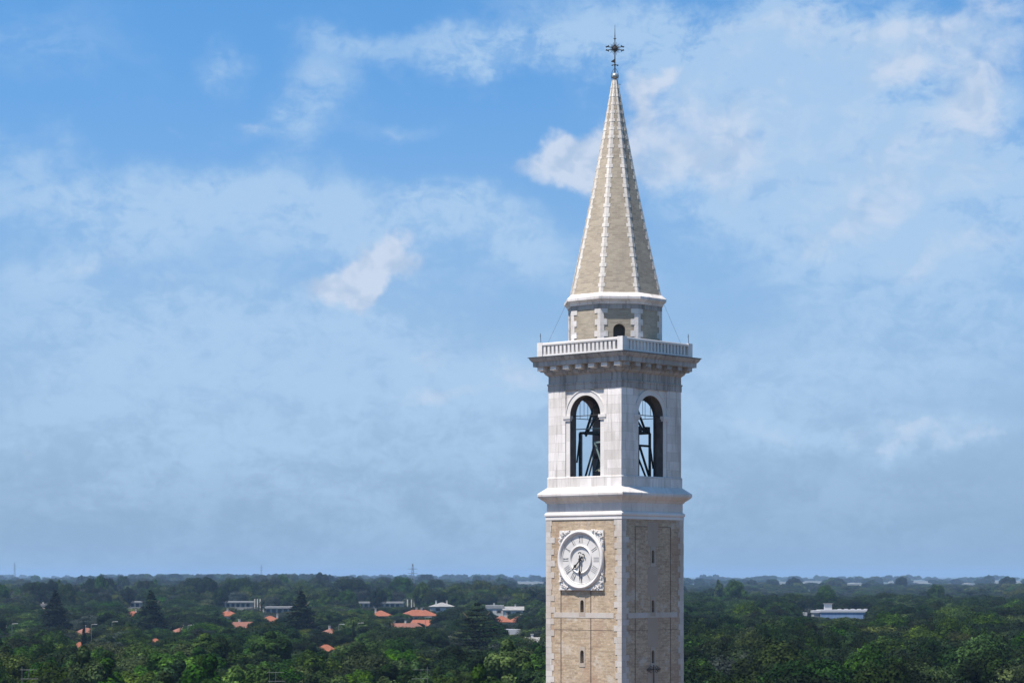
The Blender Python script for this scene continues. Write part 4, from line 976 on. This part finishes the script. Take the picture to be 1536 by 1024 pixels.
# ------------------------------------------------------------------ the near wood, tree by tree
rt = random.Random(21); near = []; gx = 8.9
for j in range(0, 60):
    y = 205 + j * gx * .86
    if y > 420: break
    i0 = int(y * .235 / 7.0) + 1
    for i in range(-i0, i0 + 1):
        gq = 7.0 if i * 7.0 < y * .02 else gx; x = i * gq + (j % 2) * gq / 2 + rt.uniform(-1.8, 1.8)
        if abs(x) > y * .235: continue
        yy = y + rt.uniform(-2.2, 2.2)
        near.append((x, yy))
near.sort(key=lambda p: p[1]); cnt = 0; far_start = []
WH = {'left': [('oak', 1), ('maple', 2), ('poplar', 5), ('plane', 7), ('hornbeam', 7), ('acacia', 2), ('lime', 1), ('elm', 1)], 'right': [('oak', 4), ('maple', 2), ('acacia', 1), ('lime', 4), ('willow', 2), ('poplar', 1), ('elm', 4)]}
def pick(r, sd): 
    L_ = WH[sd]; t = r.uniform(0, sum(w for _, w in L_))
    for k, w in L_:
        t -= w
        if t <= 0: return k
    return L_[-1][0]
edge = 205
for x, y in near:
    if cnt >= 285: break
    sd = 'left' if 768 + 3600 * x / y < 830 else 'right'; k = pick(rt, sd)
    s = rt.uniform(.80, 1.22); h = KH[k] * rt.uniform(.74, 1.16)
    if rt.random() < .10: h *= .8
    px = 768 + 3600 * x / y
    zone = 'left' if px < 400 else ('middle' if px < 830 else ('right' if px < 1250 else 'far right'))
    dz = 'front' if y < 265 else 'back'
    if not clear(x, y, h, s * 4.3):
        h *= .72
        if not clear(x, y, h, s * 4): continue
    where = {'left': 'far left', 'middle': 'close left', 'right': 'close right', 'far right': 'far right'}[zone]
    lb = '%s tree, %s rows of near wood, %s of tower' % (KIND[k][2], dz, where)
    tree(k, x, y, s, rt.uniform(0, 6.28), lb, 'tree', lb.replace(' tree,', ' trees,'), h / KH[k] / s); cnt += 1; edge = y
print('near trees', cnt, 'to', edge)

# ------------------------------------------------------------------ the wood behind: one mass of crowns (instanced)
def mass(name, label, pts, kinds):
    src = bpy.data.collections.new(name + '_crowns')
    for i, k in enumerate(kinds):
        o = bpy.data.objects.new('%02d_%s' % (i, k), KIND[k][0]); src.objects.link(o)
    me = bpy.data.meshes.new(name); me.from_pydata([p[0] for p in pts], [], [])
    for nme, ty, idx in (('sc', 'FLOAT_VECTOR', 1), ('rz', 'FLOAT', 2), ('pick', 'INT', 3)):
        a = me.attributes.new(nme, ty, 'POINT')
        if ty == 'FLOAT_VECTOR': a.data.foreach_set('vector', np.array([p[idx] for p in pts], np.float32).ravel())
        else: a.data.foreach_set('value', np.array([p[idx] for p in pts], np.float32 if ty == 'FLOAT' else np.int32))
    o = bpy.data.objects.new(name, me); COL.objects.link(o); tag(o, label, 'woodland', kind='stuff')
    g = bpy.data.node_groups.new(name, 'GeometryNodeTree'); g.interface.new_socket('Geometry', in_out='INPUT', socket_type='NodeSocketGeometry'); g.interface.new_socket('Geometry', in_out='OUTPUT', socket_type='NodeSocketGeometry')
    gi = g.nodes.new('NodeGroupInput'); go = g.nodes.new('NodeGroupOutput'); ip = g.nodes.new('GeometryNodeInstanceOnPoints'); ci = g.nodes.new('GeometryNodeCollectionInfo')
    ci.inputs['Collection'].default_value = src; ci.inputs['Separate Children'].default_value = True; ci.inputs['Reset Children'].default_value = True
    def attr(n, ty): a = g.nodes.new('GeometryNodeInputNamedAttribute'); a.data_type = ty; a.inputs[0].default_value = n; return a.outputs['Attribute']
    g.links.new(gi.outputs[0], ip.inputs['Points']); g.links.new(ci.outputs[0], ip.inputs['Instance']); ip.inputs['Pick Instance'].default_value = True
    g.links.new(attr('pick', 'INT'), ip.inputs['Instance Index']); g.links.new(attr('sc', 'FLOAT_VECTOR'), ip.inputs['Scale'])
    cx = g.nodes.new('ShaderNodeCombineXYZ'); g.links.new(attr('rz', 'FLOAT'), cx.inputs[2]); g.links.new(cx.outputs[0], ip.inputs['Rotation'])
    g.links.new(ip.outputs[0], go.inputs[0]); md = o.modifiers.new('crowns', 'NODES'); md.node_group = g
    return o
KS = ['oak', 'maple', 'acacia', 'lime', 'willow', 'elm', 'plane', 'hornbeam', 'poplar']
RR = {'oak': 4.6, 'maple': 4.2, 'acacia': 5., 'lime': 4.9, 'willow': 4.3, 'elm': 4.4}
pts = []; y = 205.
while y < edge:          # the same wood goes on at both sides of the near trees
    for sg in (-1, 1):
        x = y * .235 + 3
        while x < y * .42:
            k = rt.choice([6, 7, 8, 6, 7, 0, 2, 1]) if sg < 0 else rt.randrange(6); s = rt.uniform(.85, 1.2)
            pts.append(((sg * x + rt.uniform(-2, 2), y + rt.uniform(-2, 2), 0), (s, s, rt.uniform(.85, 1.1)), rt.uniform(0, 6.28), k)); x += 8.5
    y += 8
while y < 1250:
    f = (y - edge) / (1250 - edge); step = 8.5 + 6 * f; x = -y * .40
    while x < y * .40:
        xx = x + rt.uniform(-3, 3); yy = y + rt.uniform(-3.5, 3.5); k = rt.choice([6, 7, 8, 6, 7, 0, 2, 1]) if (yy < 480 and xx < yy * .02) else rt.randrange(6); s = rt.uniform(.8, 1.3) * (1 + .7 * f); sz = rt.uniform(.80, 1.1) / s * (.93 if k > 5 else 1) * (1. + .0 * f)
        x += step * (.8 if k > 5 else 1); px = 768 + 3600 * xx / yy
        h = KH[KS[k]] * s * sz
        if px < 840 and yy > 430: h *= .80; sz *= .80
        if not clear(xx, yy, h, s * 4.4):
            s *= .6; h *= .55; sz *= .92
            if not clear(xx, yy, h, s * 4): continue
        pts.append(((xx, yy, 0), (s, s, s * sz), rt.uniform(0, 6.28), k))
    y += step * .9
print('mid wood', len(pts)); mass('woodland', 'continuous green treetops of the wood filling the plain behind the near trees', pts, KS)
pts = []
for q in range(15500):
    u = rt.random(); y = 1 / ((1 - u) / 1230 + u / 11000); x = rt.uniform(-.40, .40) * y; k = rt.randrange(6)
    bigger = 1 + min(1.6, (y - 1200) / 3500)
    hedge = math.sin(x * .004 + y * .0021) + math.sin(y * .0042 - x * .0017 + 1)
    if hedge < -.7 and rt.random() < .8: continue
    s = rt.uniform(.9, 1.5) * bigger; px = 768 + 3600 * x / y
    h = (rt.uniform(8.5, 12.5) + (2.4 * math.sin(x * .008 + y * .0013) + 2.4 * math.sin(x * .021 - y * .004)) * min(2, y / 3000) + min(6., (y - 1200) / 800)) * (1.22 if px < 830 else .92); h = max(h, 7) * (1.35 if rt.random() < .06 else 1)
    if px < 600 and rt.random() < .3: h *= 1.15
    h = min(h, 28)
    if not clear(x, y, h, s * 4.4): continue
    pts.append(((x, y, 0), (s, s, h / KH[KS[k]]), rt.uniform(0, 6.28), k))
print('far wood', len(pts)); mass('distant_woodland', 'bluish far off treetops reaching to the horizon', pts, KS)

# ------------------------------------------------------------------ haze
HAZE = 7.5e-5
m = bpy.data.materials.new('haze'); m.use_nodes = True; t = m.node_tree
for n in list(t.nodes):
    if n.type != 'OUTPUT_MATERIAL': t.nodes.remove(n)
pv = t.nodes.new('ShaderNodeVolumePrincipled'); pv.inputs['Color'].default_value = (.36, .55, .82, 1); pv.inputs['Density'].default_value = HAZE; pv.inputs['Anisotropy'].default_value = 0.1
out = [n for n in t.nodes if n.type == 'OUTPUT_MATERIAL'][0]; link(t, pv.outputs[0], out.inputs['Volume'])
b = MB(); b.box(-G - 50, G + 50, -G - 50, G + 50, -1, ZE + 42)
tag(b.build('haze', m, None, uv=False), 'thin blue summer haze lying over the plain', 'haze', kind='stuff')
